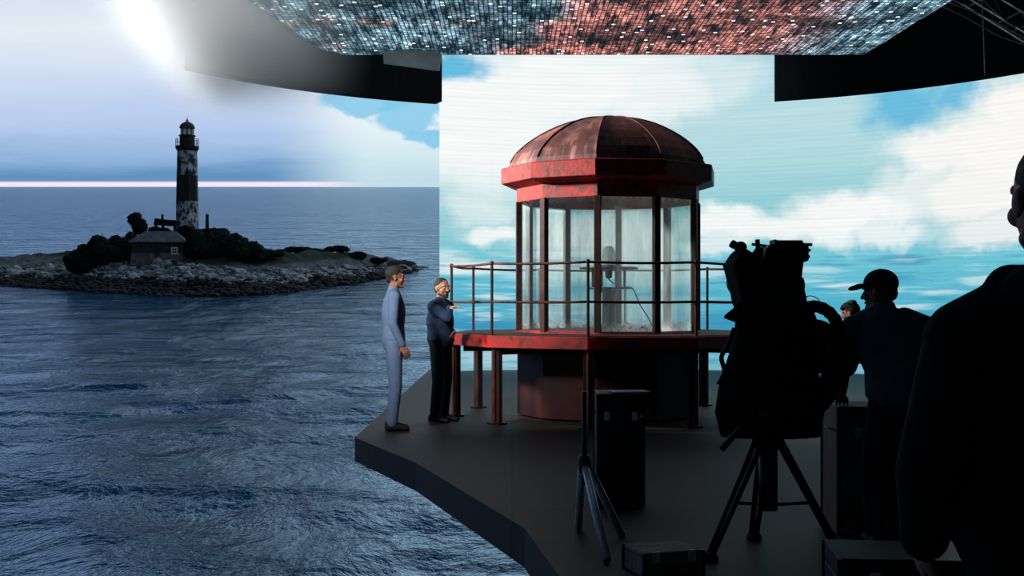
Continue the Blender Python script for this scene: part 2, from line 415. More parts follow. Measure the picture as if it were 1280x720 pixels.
for k in range(10):
    bm = BM(); v = bmesh.ops.create_icosphere(bm, subdivisions=1, radius=1)['verts']
    for q in v: q.co *= 1+.5*noise.noise(q.co*1.3+Vector((k*3.3, k, 0)))
    bm.verts.index_update(); lows.append(([q.co.copy() for q in bm.verts], [[w.index for w in f.verts] for f in bm.faces])); bm.free()
def scatter(name, n, lo, hi, r0, r1, mat):
    V, Fc = [], []
    for k in range(n):
        x, y = rock_spot(lo, hi); r = random.uniform(r0, r1); vv, ff = lows[k % 10]; a = random.uniform(0, 6.28); b = len(V); c, s_ = math.cos(a), math.sin(a); z = gz(x, y)+r*.25
        V += [(x+(p.x*c-p.y*s_)*r*1.2, y+(p.x*s_+p.y*c)*r, z+p.z*r*.7) for p in vv]; Fc += [[b+i for i in f] for f in ff]
    me = D.meshes.new(name); me.from_pydata(V, [], Fc); me.materials.append(mat); o = D.objects.new(name, me); COL.objects.link(o); return o
tag(scatter('shore_rubble', 2600, 12, 34, .3, .85, M['rock']), 'grey stone rubble spread between the boulders on the shore', 'rubble', kind='stuff')
tag(scatter('tidal_rocks', 2200, -1, 15, .4, 1.1, M['rock_dark']), 'dark weed covered rocks at the waterline of the island', 'rocks', kind='stuff')

def bush(x, y, r, h, label, trunk=False, name='bush'):
    z = gz(x, y)
    e = empty(name, (x, y, z), label, 'tree' if trunk else 'bush', 'bushes on the island' if not trunk else None)
    leaves = []; bm = BM(); base = (h*.35 if trunk else .0)
    for k in range(9 if not trunk else 7):
        a = random.uniform(0, 6.28); q = random.uniform(0, .62)
        c = Vector((math.cos(a)*r*q, math.sin(a)*r*q*.8, base+(h-base)*random.uniform(.25, .72))); rr = r*random.uniform(.38, .56)
        v = bmesh.ops.create_icosphere(bm, subdivisions=3, radius=1)['verts']; sd = random.uniform(0, 50)
        for w in v:
            w.co *= 1+.32*noise.noise(w.co*2.2+Vector((sd,0,0)))+.16*noise.noise(w.co*6+Vector((0,sd,0)))
            w.co = Vector((w.co.x*rr, w.co.y*rr, w.co.z*min(rr, h*.34)))
        bmesh.ops.translate(bm, vec=c, verts=v)
        for w in range(90):
            d = Vector((random.gauss(0,1), random.gauss(0,1), random.gauss(0,1))).normalized()
            p = c+Vector((d.x*rr, d.y*rr, d.z*min(rr, h*.34)))*random.uniform(.95, 1.22); s = .22
            a1 = Vector((random.uniform(-1,1), random.uniform(-1,1), random.uniform(-1,1))).normalized()*s; b1 = a1.cross(d).normalized()*s
            leaves.append((p+a1, p+b1, p-a1, p-b1))
    for q4 in leaves: bm.faces.new([bm.verts.new(q) for q in q4])
    obj('foliage', bm, M['leaf'], e)
    bm = BM(); rod(bm, (0,0,-.6), (0,0,h*.5), .28 if trunk else .16, .1); obj('trunk' if trunk else 'stem', bm, M['bark'], e)
    return e
def isle(px, d): return ((px-640)/F*d, d)
bl = [(93,386,4.2,311),(106,384,5.2,304),(124,384,5.4,294),(141,388,5,291),(156,390,5,296),(166,396,4.4,290),
      (246,386,5.6,292),(260,384,6,288),(275,386,6,287),(290,385,5.6,293),(304,385,5.6,298),(319,387,5,306),(252,398,5,285),(272,398,5,285),(228,404,4.2,283),(337,390,4,312),(200,410,3.6,284)]
where = ['at the left tip of the bushes west of the stone house','second from the left tip west of the stone house','in the left clump, round topped','between the left clump and the lone tree',
 'at the foot of the lone round tree','right behind the lone round tree','right of the stone house wall','below the lighthouse foot, right side','in the middle of the right clump',
 'right of the middle of the right clump','near the right end of the right clump','at the right end of the right clump','behind the house against the lighthouse','tallest of the right clump',
 'at the foot of the lighthouse, left side','low on the turf right of the right clump','behind the roof of the stone house']
for (p, d, r, tp_), w in zip(bl, where):
    x, y = isle(p, d); h = max(2.2, (375-tp_)/F*d+ZC-gz(x, y)); bush(x, y, r, h, 'dark green bush '+w)
x, y = isle(175, 402); bush(x, y, 4.4, 110/F*402+ZC-gz(x, y), 'lone round tree rising left of the stone house', True, 'tree')
rl = [(352,388,1.7,1.2),(372,392,2.2,1.4),(396,396,2,1.3),(421,400,2.4,1.5),(447,404,2.2,1.6),(470,410,2,1.3),(494,418,2,1.2)]
for k, (p, d, r, h) in enumerate(rl):
    x, y = isle(p, d+22); bush(x, y, r*2, h*1.5, ['tiny shrub first right of the bush clump','low shrub on the right spit, second from the bushes','low shrub on the right spit, third','low shrub midway along the right spit','low shrub on the crest of the right spit','low shrub near the end of the right spit','last low shrub at the tip of the right spit'][k])

# lighthouse on the island
LD = 412.0; lx, ly = isle(234, LD); k_ = LD/F; lz = gz(lx, ly)-1
def LZ(py): return (ZC+(375-py)/F*LD)-lz
TB0, TB1 = LZ(252), LZ(219.5); M['tower'] = mat_tower()
L = empty('lighthouse', (lx, ly, lz), 'tall black and white banded lighthouse standing on the island', 'lighthouse')
bm = BM(); lathe(bm, [(14.6*k_, 0), (14.0*k_, LZ(283)), (13.0*k_, LZ(220)), (12.2*k_, LZ(187))], 8, off=R(22.5)); obj('tower', bm, M['tower'], L)
bm = BM(); lathe(bm, [(12.4*k_, LZ(189)), (14.6*k_, LZ(185.5)), (14.6*k_, LZ(182.8)), (9*k_, LZ(182.8))], 16); obj('gallery', bm, M['lh_black'], L)
bm = BM()
for i in range(16):
    a = i*math.pi/8; p = Vector((math.cos(a)*14*k_, math.sin(a)*14*k_, LZ(183))); rod(bm, p, p+Vector((0,0,9*k_)), .08, n=5)
for zz in (174, 178):
    tube(bm, [(math.cos(i*math.pi/12)*14*k_, math.sin(i*math.pi/12)*14*k_, LZ(zz)) for i in range(25)], .07, 5)
obj('gallery_railing', bm, M['lh_black'], L)
bm = BM(); lathe(bm, [(9.6*k_, LZ(183)), (9.2*k_, LZ(170.5)), (10.4*k_, LZ(170.4)), (10.4*k_, LZ(169.2)), (8.4*k_, LZ(169))], 16); obj('watch_room', bm, M['lh_black'], L)
bm = BM(); lathe(bm, [(7.2*k_, LZ(169.2)), (7.2*k_, LZ(160))], 12)
obj('lantern_glass', bm, M['bulb'], L)
bm = BM()
for i in range(8):
    a = i*math.pi/4+.2; p = Vector((math.cos(a)*7.6*k_, math.sin(a)*7.6*k_, LZ(169.5))); rod(bm, p, p+Vector((0,0,10*k_)), .16, n=5)
obj('lantern_bars', bm, M['lh_black'], L)
bm = BM(); lathe(bm, [(9.8*k_, LZ(160.2)), (9.6*k_, LZ(159.4)), (8.4*k_, LZ(156.4)), (6*k_, LZ(154)), (2.6*k_, LZ(152.4)), (1.4*k_, LZ(151.6))], 16); obj('lantern_roof', bm, M['lh_black'], L)
bm = BM(); ball(bm, (0,0,LZ(150.6)), 1.5*k_, 10); rod(bm, (0,0,LZ(150)), (0,0,LZ(146)), .12); obj('finial', bm, M['lh_black'], L)
for zz, a in ((205, -.5), (236, .3), (266, -.4)):
    bm = BM(); rr = 13.2*k_; box(bm, (math.sin(a)*rr*.97, -math.cos(a)*rr*.95, LZ(zz)), (.9, .5, 1.4), Matrix.Rotation(a, 3, 'Z')); obj('tower_window', bm, M['lh_black'], L)

# stone house
HD = 386.0; hx, hy = isle(200, HD); hz = gz(hx, hy); kk = HD/F
def HZ(py): return (ZC+(375-py)/F*HD)-hz
Hs = empty('stone_house', (hx, hy, hz), 'small dark stone house with hipped grey roof on the island', 'house', rz=R(4))
w = 64*kk
bm = BM(); box(bm, (0,0,(HZ(305)-1)/2+.3), (w*.98, 7.6, HZ(305)+1-.6)); obj('wall', bm, M['stone_wall'], Hs)
bm = BM(); box(bm, (-.1,0,(HZ(317)-1.6)/2), (w, 7.9, HZ(317)+1.6)); obj('plinth', bm, M['plinth'], Hs)
bm = BM(); z0, z1 = HZ(302.5), HZ(289); a = [(-w/2-.6,-4.6,z0),(w/2+.6,-4.6,z0),(w/2+.6,4.6,z0),(-w/2-.6,4.6,z0)]
va = [bm.verts.new(p) for p in a]; vb = [bm.verts.new((p[0], p[1], p[2]-.35)) for p in a]; r0 = bm.verts.new((-w/2+3.4,0,z1)); r1 = bm.verts.new((w/2-3.0,0,z1))
bm.faces.new((va[0],va[1],r1,r0)); bm.faces.new((va[2],va[3],r0,r1)); bm.faces.new((va[1],va[2],r1)); bm.faces.new((va[3],va[0],r0)); bm.faces.new(vb); bridge(bm, vb, va)
bmesh.ops.recalc_face_normals(bm, faces=bm.faces); obj('roof', bm, M['slate'], Hs)
wx = (221-200)*kk; wz = HZ(314)
bm = BM(); box(bm, (wx,-3.92,wz), (2.0,.2,2.2)); wf = obj('window', bm, M['white_paint'], Hs)
bm = BM()
for i in (-1,1):
    for j in (-1,1): box(bm, (wx+i*.34,-4.03,wz+j*.4), (.5,.06,.6))
obj('pane', bm, M['lh_black'], wf)
bm = BM(); box(bm, (wx-5.2,-3.9,HZ(315)), (1.5,.14,3.0)); obj('door', bm, M['lh_black'], Hs)
# ruined shed behind
RD = 420.0; rx, ry = isle(210, RD); rz_ = gz(rx, ry); kr = RD/F
def RZ(py): return (ZC+(375-py)/F*RD)-rz_
E = empty('ruined_shed', (rx, ry, rz_), 'roofless dark shed frame standing behind the stone house, left of the lighthouse', 'shed')
for px in (-14.5, -7, 8, 15):
    bm = BM(); box(bm, (px*kr, random.uniform(-1,1), RZ(276)/2), (.8,.8,RZ(276))); obj('post', bm, M['bark'], E)
bm = BM(); prism(bm, [(-16.5*kr,-1.6,RZ(281)),(-15*kr,-1.6,RZ(273)),(-4*kr,-1.6,RZ(274.5)),(14*kr,-1.6,RZ(276)),(17.5*kr,-1.6,RZ(284)),(2*kr,-1.6,RZ(282.5))], 3.4, (0,1,0)); obj('roof_remains', bm, M['bark'], E)
bm = BM(); rod(bm, (-7*kr,0,RZ(280)), (-7*kr,0,RZ(268)), .5, .4); obj('chimney', bm, M['bark'], E)
cx, cy = isle(259, 414); cz = gz(cx, cy)
E = empty('chimney_post', (cx, cy, cz), 'lone slim dark chimney right of the lighthouse foot', 'chimney')
hgt = ZC+(375-269)/F*414-cz
bm = BM(); lathe(bm, [(.75,-.5),(.6,hgt*.5),(.5,hgt)], 8); obj('shaft', bm, M['bark'], E)
bm = BM(); lathe(bm, [(.6,hgt-.3),(.62,hgt),(.3,hgt+.4)], 8); obj('cap', bm, M['bark'], E)

# ------------------------------------------------------------------ LED volume
CX, CY, RW = 1.95, 17.7, 8.3
def onwall(px):
    k = (px-640)/F; a = k*k+1; b = -2*(k*CX+CY); c = CX*CX+CY*CY-RW*RW
    y = (-b+math.sqrt(b*b-4*a*c))/(2*a); return k*y, y
def arc(px): x, y = onwall(px); return RW*math.atan2(x-CX, y-CY)
def wh(px, py): return (375-py)/F*onwall(px)[1]+ZC
def mat_led():
    m, t = newmat('led wall picture of sea and cloud')
    out = t.node('ShaderNodeOutputMaterial'); em = t.node('ShaderNodeEmission'); t.link(em.outputs[0], out.inputs[0])
    uv = t.node('ShaderNodeUVMap', uv_map='UVMap').outputs[0]
    n1 = t.noise(uv, .9, 7, .6, color=True); n2 = t.noise(t.vm('MULTIPLY', uv, (.5, 4, 1)), 1.2, 5, .6, color=True)
    n1 = t.vm('MULTIPLY', t.vm('SUBTRACT', n1, (.5,.5,.5)), (1.5,1.1,0)); n2c = t.vm('MULTIPLY', t.vm('SUBTRACT', n2, (.5,.5,.5)), (1.0,.25,0))
    wc = t.vm('ADD', uv, n1); ws = t.vm('ADD', uv, n2c)
    x = t.xyz(ws)
    zt = wh(760, 60); zb = 0
    def p(py): return (wh(760, py)-zb)/(zt-zb)
    c = t.ramp(t.math('DIVIDE', x[1], zt), [(0, lin((120,178,192))), (p(465), lin((122,184,198))), (p(432), lin((100,178,204))), (p(408), lin((68,160,192))), (p(385), lin((80,176,202))),
        (p(350), lin((100,190,212))), (p(315), lin((118,200,214))), (p(290), lin((150,208,216))), (p(250), lin((150,208,216))), (p(205), lin((176,218,224))), (p(150), lin((186,222,228))), (p(90), lin((170,214,226)))])
    def blobs(vec, lst, col, c):
        acc = None
        for (px, py, rx, ry, s) in lst:
            ctr = (arc(px), wh(px, py), 0); sx = abs(arc(px+10)-arc(px-10))/20; sy = onwall(px)[1]/F
            d = t.vm('LENGTH', t.vm('MULTIPLY', t.vm('SUBTRACT', vec, ctr), (1/(rx*sx), 1/(ry*sy), 0)))
            f = t.mapr(d, 1.25, .45, 0, s, True); acc = f if acc is None else t.math('MAXIMUM', acc, f)
        return t.mix(acc, c, col)
    c = blobs(wc, [(600,150,120,110,1.0),(700,110,140,60,1.0),(800,110,120,50,.85),(740,80,160,40,.9),(640,200,70,40,.55),(900,95,60,40,.5)], lin((246,250,249)), c)
    c = blobs(wc, [(560,84,56,22,1),(1130,132,62,40,.95),(1200,118,40,26,.9),(1070,88,60,30,.4)], lin((104,188,224)), c)
    c = blobs(wc, [(1245,190,90,62,1),(1280,130,70,50,1),(1170,190,70,34,.95),(1150,230,60,25,.75),(1230,240,110,42,.95),(1260,285,90,28,.8)], lin((250,249,246)), c)
    c = blobs(wc, [(905,275,60,22,.95),(1060,268,100,30,1),(980,288,120,22,.95),(1110,290,60,18,.8),(618,290,44,14,.9),(600,262,60,20,.45),(750,300,120,45,.85),(790,260,60,30,.6),(900,300,60,16,.7)], lin((247,250,249)), c)
    c = blobs(ws, [(585,335,62,12,.9),(560,322,34,12,.6),(700,340,90,16,.6),(815,345,70,16,.6),(1050,358,36,5,.7),(1180,365,30,5,.5),(1010,338,50,4,.4),(615,372,34,4,.6),(900,340,50,10,.5),(755,392,115,26,.45),
                   (605,393,30,3,.5),(1130,385,40,3,.5),(1230,350,40,6,.5),(620,445,60,14,.35)], lin((226,242,240)), c)
    c = blobs(ws, [(1130,325,50,6,.55),(600,405,80,8,.5),(1110,395,70,7,.5),(900,400,60,10,.45)], lin((52,138,184)), c)
    xs0 = t.xyz(uv)
    stk = t.noise(t.vm('MULTIPLY', uv, (.45, 6, 1)), 1.3, 6, .6)
    c = t.mix(t.math('MULTIPLY', t.mapr(stk, .54, .70, 0, .55, True), t.mapr(xs0[1], wh(760,300), wh(760,330), 0, 1, True)), c, lin((214,238,238)))
    c = t.mix(t.math('MULTIPLY', t.mapr(stk, .46, .36, 0, .55, True), t.mapr(xs0[1], wh(760,300), wh(760,330), 0, 1, True)), c, lin((58,146,186)))
    # panel scan lines and moire
    xs = t.xyz(uv)
    sl = t.math('SINE', t.math('MULTIPLY', xs[1], 2*math.pi/.083))
    mo = t.noise(t.vm('MULTIPLY', uv, (.25, 7, 1)), 1.6, 3, .6)
    g = t.math('ADD', t.math('ADD', t.math('MULTIPLY', sl, .022), t.math('MULTIPLY', mo, .22)), .875)
    c = t.mix(1, c, t.comb(g, g, g), 'MULTIPLY')
    t.put(em.inputs[0], c); em.inputs[1].default_value = 1.0
    return m
def curved(name, a0, a1, z0f, z1f, mat, parent=None, n=90, th=.12, r=RW, uv=False):
    bm = BM(); uvl = bm.loops.layers.uv.new('UVMap')
    rows = []
    for i in range(n+1):
        a = a0+(a1-a0)*i/n; z0 = z0f; z1 = z1f
        rows.append([bm.verts.new((CX+math.sin(a)*q, CY+math.cos(a)*q, z)) for q, z in ((r,z0),(r,z1),(r+th,z1),(r+th,z0))])
    for a, b in zip(rows, rows[1:]):
        for k in range(4): bm.faces.new((a[k], a[(k+1)%4], b[(k+1)%4], b[k]))
    bm.faces.new(rows[0][::-1]); bm.faces.new(rows[-1]); bmesh.ops.recalc_face_normals(bm, faces=bm.faces)
    for f in bm.faces:
        for l in f.loops:
            co = l.vert.co; l[uvl].uv = (RW*math.atan2(co.x-CX, co.y-CY), co.z)
    return obj(name, bm, mat, parent)
LED = mat_led()
zlow = ZC+3.98; aL = arc(552)/RW; aN0 = arc(552.5)/RW; aN1 = arc(968)/RW; aR = R(84)
W_ = empty('led_screen', (CX, CY+RW, 0), 'huge curved video screen showing clouds over blue sea behind the red lantern', 'video screen')
def under(o, par): o.parent = par; o.matrix_parent_inverse = Matrix.Translation(-Vector(par.location)); return o
under(curved('screen_panel', aN0, aN1, .02, ZC+6.3, LED), W_)
under(curved('screen_panel', aL, aN0, .02, zlow, LED, n=6), W_)
under(curved('screen_panel', aN1, aR, .02, zlow, LED), W_)
zd = ZC+7.5  # black sheets put where only dark studio space lies above the screen
dr = curved('masking_drape', arc(250)/RW, aN0, zlow, zd, M['black_drape'], th=.35); tag(dr, 'black masking drape hanging upper left of the open screen gap', 'drape', 'black drapes above the screen')
dr = curved('masking_drape', aN1, aR, zlow, zd, M['black_drape'], th=.35); tag(dr, 'black masking drape hanging upper right above the curved screen', 'drape', 'black drapes above the screen')

# LED ceiling
def mat_ceil():
    m, t = newmat('led ceiling lights')
    out = t.node('ShaderNodeOutputMaterial'); em = t.node('ShaderNodeEmission'); t.link(em.outputs[0], out.inputs[0])
    tc = t.node('ShaderNodeTexCoord').outputs['Object']; x = t.xyz(tc)
    # pixel cells
    u = t.math('MULTIPLY', t.math('ADD', x[0], t.math('MULTIPLY', x[1], .0)), 1/.07); v = t.math('MULTIPLY', x[1], 1/.085)
    cu = t.math('FLOOR', u); cv = t.math('FLOOR', v)
    wn = t.node('ShaderNodeTexWhiteNoise', noise_dimensions='2D'); t.put(wn.inputs['Vector'], t.comb(cu, cv, 0))
    fu = t.math('FRACT', u); fv = t.math('FRACT', v)
    cell = t.math('MULTIPLY', t.mapr(fu, .12, .2), t.math('MULTIPLY', t.mapr(fu, 1.0, .9), t.math('MULTIPLY', t.mapr(fv, .25, .4), t.mapr(fv, 1.0, .85))))
    patch = t.noise(t.vm('MULTIPLY', tc, (1,1,1)), .9, 5, .7)
    stc = t.noise(t.comb(t.math('MULTIPLY', x[0], 6), t.math('MULTIPLY', x[1], .7), 0), 1.6, 5, .7)
    br = t.math('MULTIPLY', t.mapr(stc, .38, .62, .03, 1, True), t.mapr(patch, .36, .62, .12, 1, True))
    val = t.math('MULTIPLY', t.math('MULTIPLY', cell, br), t.mapr(wn.outputs[0], 0, 1, .25, 1.3))
    px_ = t.math('ADD', t.math('ADD', x[0], t.math('MULTIPLY', x[1], .3)), t.math('MULTIPLY', t.math('SUBTRACT', patch, .5), 3.0))
    pk = t.math('MULTIPLY', t.mapr(px_, 5.9, 7.0, 0, 1, True), t.mapr(t.math('ADD', x[0], t.math('MULTIPLY', patch, 1.6)), 6.4, 4.8, 0, 1, True))
    wisp = t.mapr(t.noise(t.vm('ADD', tc, (9,4,0)), .8, 4), .55, .64, 0, .8, True)
    col = t.mix(pk, lin((160,202,222)), lin((255,164,150)))
    col = t.mix(t.math('MULTIPLY', wisp, t.mapr(x[0], 0, -1.5, 0, 1)), col, lin((240,180,160)))
    dots = t.math('MULTIPLY', t.math('GREATER_THAN', wn.outputs[0], .975), cell)
    c = t.mix(1, col, t.comb(val, val, val), 'MULTIPLY')
    c = t.mix(dots, c, lin((235,245,245)))
    c = t.mix(1, c, lin((4,18,24)), 'ADD')
    t.put(em.inputs[0], c); em.inputs[1].default_value = 2.4
    return m
zl = ZC+4.29; bm = BM()
def cq(px, py): d = 4.29*F/(375-py); return ((px-640)/F*d, d)
pts = [cq(398,60), cq(430,68.5), cq(1080,68.5), cq(1190,0), cq(1250,-40), cq(250,-40), cq(310,0)]
a = [bm.verts.new((p[0], p[1], zl)) for p in pts]; bm.faces.new(a)
CE = empty('led_ceiling', (1.6, 19.5, zl), 'overhead panel of glowing pink and blue light points above the lantern', 'light panel')
o = obj('light_surface', bm, mat_ceil()); o.location.z = -.002; under(o, CE)
bm = BM(); prism(bm, [(p[0], p[1], zl) for p in pts], .22, (0,0,1)); under(obj('casing', bm, M['black_metal']), CE)
for hx_ in (-2.6, 1.0, 4.2, 6.0):
    bm = BM(); rod(bm, (hx_, 20.5, zl+.2), (hx_, 20.5, 8.9), .015); under(obj('hanger_rod', bm, M['black_metal']), CE)
# grey felt panel behind the ceiling edge, left
g0 = [at(479,69,21.6), at(479.5,79,21.6), at(546,88,21.6), at(549,88,21.6), at(552,69,21.6), at(540,60,21.6), at(485,60,21.6)]
bm = BM(); prism(bm, g0, .06, (0,1,0)); tag(obj('acoustic_panel', bm, M['grey_panel']), 'grey panel tucked under the left far corner of the glowing ceiling', 'panel')

# stage floor, ceiling, supports
def poly_slab(name, pts, z0, z1, mat):
    bm = BM(); prism(bm, [(p[0], p[1], z0) for p in pts], z1-z0, (0,0,1)); return tag(obj(name, bm, mat), kind='structure')
fl = [(.9,2.0),(.30,6.2),(.08,8.0),(-.85,11.2),(-1.66,13.3),(-1.72,26.6),(11.5,26.6),(11.5,-3),(.9,-3)]
poly_slab('floor', fl, -.25, 0, M['floor'])
poly_slab('trim_1', [(2.6,8),(.8,16),(.8,26),(11,26),(11,-2.5),(2.6,-2.5)], -32, -.25, M['concrete'])
poly_slab('ceiling', [(1.2,-3),(1.2,27),(11.5,27),(11.5,-3)], 9.0, 9.2, M['studio_dark'])
bm = BM(); box(bm, (11.6, 12, 4.5), (.2, 30, 9.2)); tag(obj('wall_right', bm, M['studio_dark']), kind='structure')
bm = BM(); box(bm, (5.0, -3.1, 4.5), (13.4, .2, 9.2)); tag(obj('wall_back', bm, M['studio_dark']), kind='structure')

# scattering volume added to fade the left end of the dark rig to white
m, t = newmat('drifting mist'); out = t.node('ShaderNodeOutputMaterial'); vs_ = t.node('ShaderNodeVolumeScatter'); t.link(vs_.outputs[0], out.inputs[1])
x = t.xyz(t.node('ShaderNodeTexCoord').outputs['Object']); xs = t.math('ADD', x[0], t.math('MULTIPLY', x[1], .14))
dn = t.math('MULTIPLY', t.math('MULTIPLY', t.mapr(xs, -.1, -3.0, 0, 1), t.mapr(xs, -4.4, -3.0, 0, 1, True)), t.mapr(x[2], -1.6, -.4, 0, 1, True))
t.put(vs_.inputs['Density'], t.math('MULTIPLY', t.math('POWER', dn, 2.0), MIST)); vs_.inputs['Anisotropy'].default_value = .2; vs_.inputs['Color'].default_value = (1,1,1,1)
bm = BM(); box(bm, (-1.6,0,.6), (5.6,8,4.4)); tag(obj('mist', bm, m, loc=(-1.9,19.5,6.0)), 'white mist drifting across the left end of the dark ceiling rig', 'mist', kind='stuff')

# truss and loose cables upper right
T = empty('lighting_truss', at(1230, 30, 18.5), 'dark lattice truss hanging in the upper right corner', 'truss')
A0 = at(1150,-40,18.5); A1 = at(1330,70,17.2); o0 = Vector(T.location)
ch = [(Vector((0,0,0))), Vector((0,.3,0)), Vector((.1,.15,.28))]
for c_ in ch:
    bm = BM(); rod(bm, A0+c_-o0, A1+c_-o0, .025); obj('chord', bm, M['dull_steel'], T)
bm = BM()
for i in range(10):
    u0 = i/10; u1 = (i+1)/10; p = A0.lerp(A1, u0)-o0; q = A0.lerp(A1, u1)-o0
    rod(bm, p+ch[i%3], q+ch[(i+1)%3], .01, n=6); rod(bm, p+ch[(i+1)%3], q+ch[(i+2)%3], .01, n=6)
obj('lacing', bm, M['dull_steel'], T)
cab = [([(1178,8),(1208,22),(1250,45),(1290,58)], 'thin pale cable sagging from the ceiling corner to the right edge'),
       ([(1226,-20),(1229,30),(1231,94)], 'vertical cable hanging down to the top of the screen at right'),
       ([(1186,3),(1230,20),(1290,52)], 'thin pale cable running just above the sagging one'),
       ([(1229,0),(1260,28),(1290,46)], 'steep short cable in the top right corner')]
for pts_, lb in cab:
    bm = BM(); tube(bm, spline([at(p, q, 17.6) for p, q in pts_], 8), .008, 6); tag(obj('cable', bm, M['dull_steel'], smooth=True), lb, 'cable', 'cables at the upper right')

# ------------------------------------------------------------------ lantern set
LX, LY = 1.229, 16.0; N = 10; OFF = R(-11)
def vtx(r, k, z=0): a = OFF+k*2*math.pi/N; return Vector((math.sin(a)*r, -math.cos(a)*r, z))
LA = empty('lighthouse_lantern', (LX, LY, ZC), 'red ten sided lighthouse lantern room with rusty dome on a railed deck', 'lantern room')
LA.location.z = 0
def Z(v): return ZC+v
def part(name, bm, mat, par=LA, smooth=False, label=None):
    o = obj(name, bm, mat, par, smooth)
    if label: o['label'] = label
    return o
RG = 1.158
# the glass material reads height from eye level, so parts keep local z = height - offset
bm = BM(); lathe(bm, [(1.28,1.655),(1.262,1.72),(1.19,1.83),(1.07,1.945),(.93,2.045),(.78,2.13),(.62,2.203),(.45,2.258),(.27,2.295),(.10,2.312),(.0001,2.316)], N, off=OFF)
DM = part('dome', bm, M['dome']); DM.location.z = ZC
prof = [(1.262,1.72),(1.19,1.83),(1.07,1.945),(.93,2.045),(.78,2.13),(.62,2.203),(.45,2.258),(.27,2.295),(.10,2.312)]
for k in range(N):
    bm = BM(); tube(bm, spline([vtx(r+.002, k, z+.002) for r, z in prof], 3), .010, 6); o = obj('seam_rib', bm, M['rail_rust'], DM, True)
bm = BM(); lathe(bm, [(.12,2.305),(.10,2.33),(.04,2.34)], 12); obj('dome_cap', bm, M['dome'], DM)
bm = BM(); lathe(bm, [(1.17,1.395),(1.37,1.455),(1.375,1.462),(1.375,1.640),(1.365,1.652),(1.27,1.668),(1.0,1.668),(1.0,1.395)], N, off=OFF, caps=False)
prevs = None
co = part('cornice', bm, M['red']); co.location.z = ZC
bm = BM(); lathe(bm, [(RG+.015,1.225),(RG+.02,1.232),(RG+.02,1.41),(RG-.06,1.41),(RG-.06,1.225),(RG+.015,1.225)], N, off=OFF, caps=False)
o = part('frieze', bm, M['red']); o.location.z = ZC
bm = BM(); lathe(bm, [(RG-.05,1.41),(RG-.05,1.43),(.01,1.43),(.01,1.41)], N, off=OFF); o = part('inner_ceiling', bm, M['plywood']); o.location.z = ZC
# panes
for k in range(N):
    a = vtx(RG-.02, k); b = vtx(RG-.02, k+1); n = ((a+b)/2).normalized()
    bm = BM(); z0, z1 = -.385, 1.24
    u = (b-a).normalized(); a2 = a+u*.03; b2 = b-u*.03
    prism(bm, [(a2.x,a2.y,z0),(b2.x,b2.y,z0),(b2.x,b2.y,z1),(a2.x,a2.y,z1)], .006, -n)
    o = part('window_pane', bm, M['glass']); o.location.z = ZC
for k in range(N):
    a = OFF+k*2*math.pi/N; bm = BM(); p = vtx(RG-.01, k, .415); box(bm, p, (.078,.075,1.64), Matrix.Rotation(a, 3, 'Z'), .006)
    o = part('mullion', bm, M['post_dark']); o.location.z = ZC
# sill curb
bm = BM(); lathe(bm, [(RG+.05,-.415),(RG+.05,-.395),(RG+.0,-.375),(RG-.07,-.375),(RG-.07,-.415),(RG+.05,-.415)], N, off=OFF, caps=False)
o = part('sill', bm, M['red']); o.location.z = ZC
# deck
bm = BM(); lathe(bm, [(2.035,-.555),(2.04,-.55),(2.04,-.42),(2.03,-.413)], N, off=OFF); o = part('deck', bm, M['red']); o.location.z = ZC
bm = BM(); lathe(bm, [(2.0,-.413),(1.99,-.403)], N, off=OFF); ob = obj('deck_plate', bm, M['post_dark'], o)
# drum
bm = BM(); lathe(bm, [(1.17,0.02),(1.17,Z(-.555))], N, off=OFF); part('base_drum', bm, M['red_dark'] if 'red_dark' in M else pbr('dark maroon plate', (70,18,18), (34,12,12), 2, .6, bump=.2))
bm = BM(); lathe(bm, [(1.2,Z(-.66)),(1.21,Z(-.63)),(1.21,Z(-.56)),(1.0,Z(-.555))], N, off=OFF, caps=False); part('drum_flange', bm, M['post_dark'])
for k in range(N):
    a = OFF+k*2*math.pi/N; bm = BM(); p = vtx(1.92, k, Z(-.555)/2); box(bm, p, (.125,.06,Z(-.555)), Matrix.Rotation(a, 3, 'Z'), .004)
    lg = part('deck_leg', bm, M['post_dark'])
    bm = BM(); q = vtx(1.97, k, Z(-.555)/2); rod(bm, q-Vector((0,0,q.z-.01)), q+Vector((0,0,Z(-.56)-q.z)), .022); obj('pipe', bm, M['rail_rust'], lg)
    bm = BM(); box(bm, vtx(1.92, k, .012), (.2,.14,.02), Matrix.Rotation(a, 3, 'Z')); obj('foot_plate', bm, M['black_metal'], lg)
    bm = BM(); p1 = vtx(1.85,k,Z(-.60)); p2 = vtx(1.2,k,Z(-.60)); box(bm, (p1+p2)/2, (.06,.65,.08), Matrix.Rotation(a, 3, 'Z')); part('deck_beam', bm, M['post_dark'])
# railing
for k in range(N):
    bm = BM(); rod(bm, vtx(2.0,k,Z(-.41)), vtx(2.0,k,Z(.43)), .017); pt = part('railing_post', bm, M['post_dark'])
    bm = BM(); ball(bm, vtx(2.0,k,Z(.43)), .027, 10); obj('post_cap', bm, M['rail_rust'], pt, True)
    for zz, sag in ((.425,.012),(-.02,.008)):
        a = vtx(2.0,k,Z(zz)); b = vtx(2.0,k+1,Z(zz)); bm = BM()
        tube(bm, [a.lerp(b, i/8)-Vector((0,0,sag*math.sin(math.pi*i/8))) for i in range(9)], .0145, 8)
        part('rail', bm, M['rail_rust'], smooth=True)

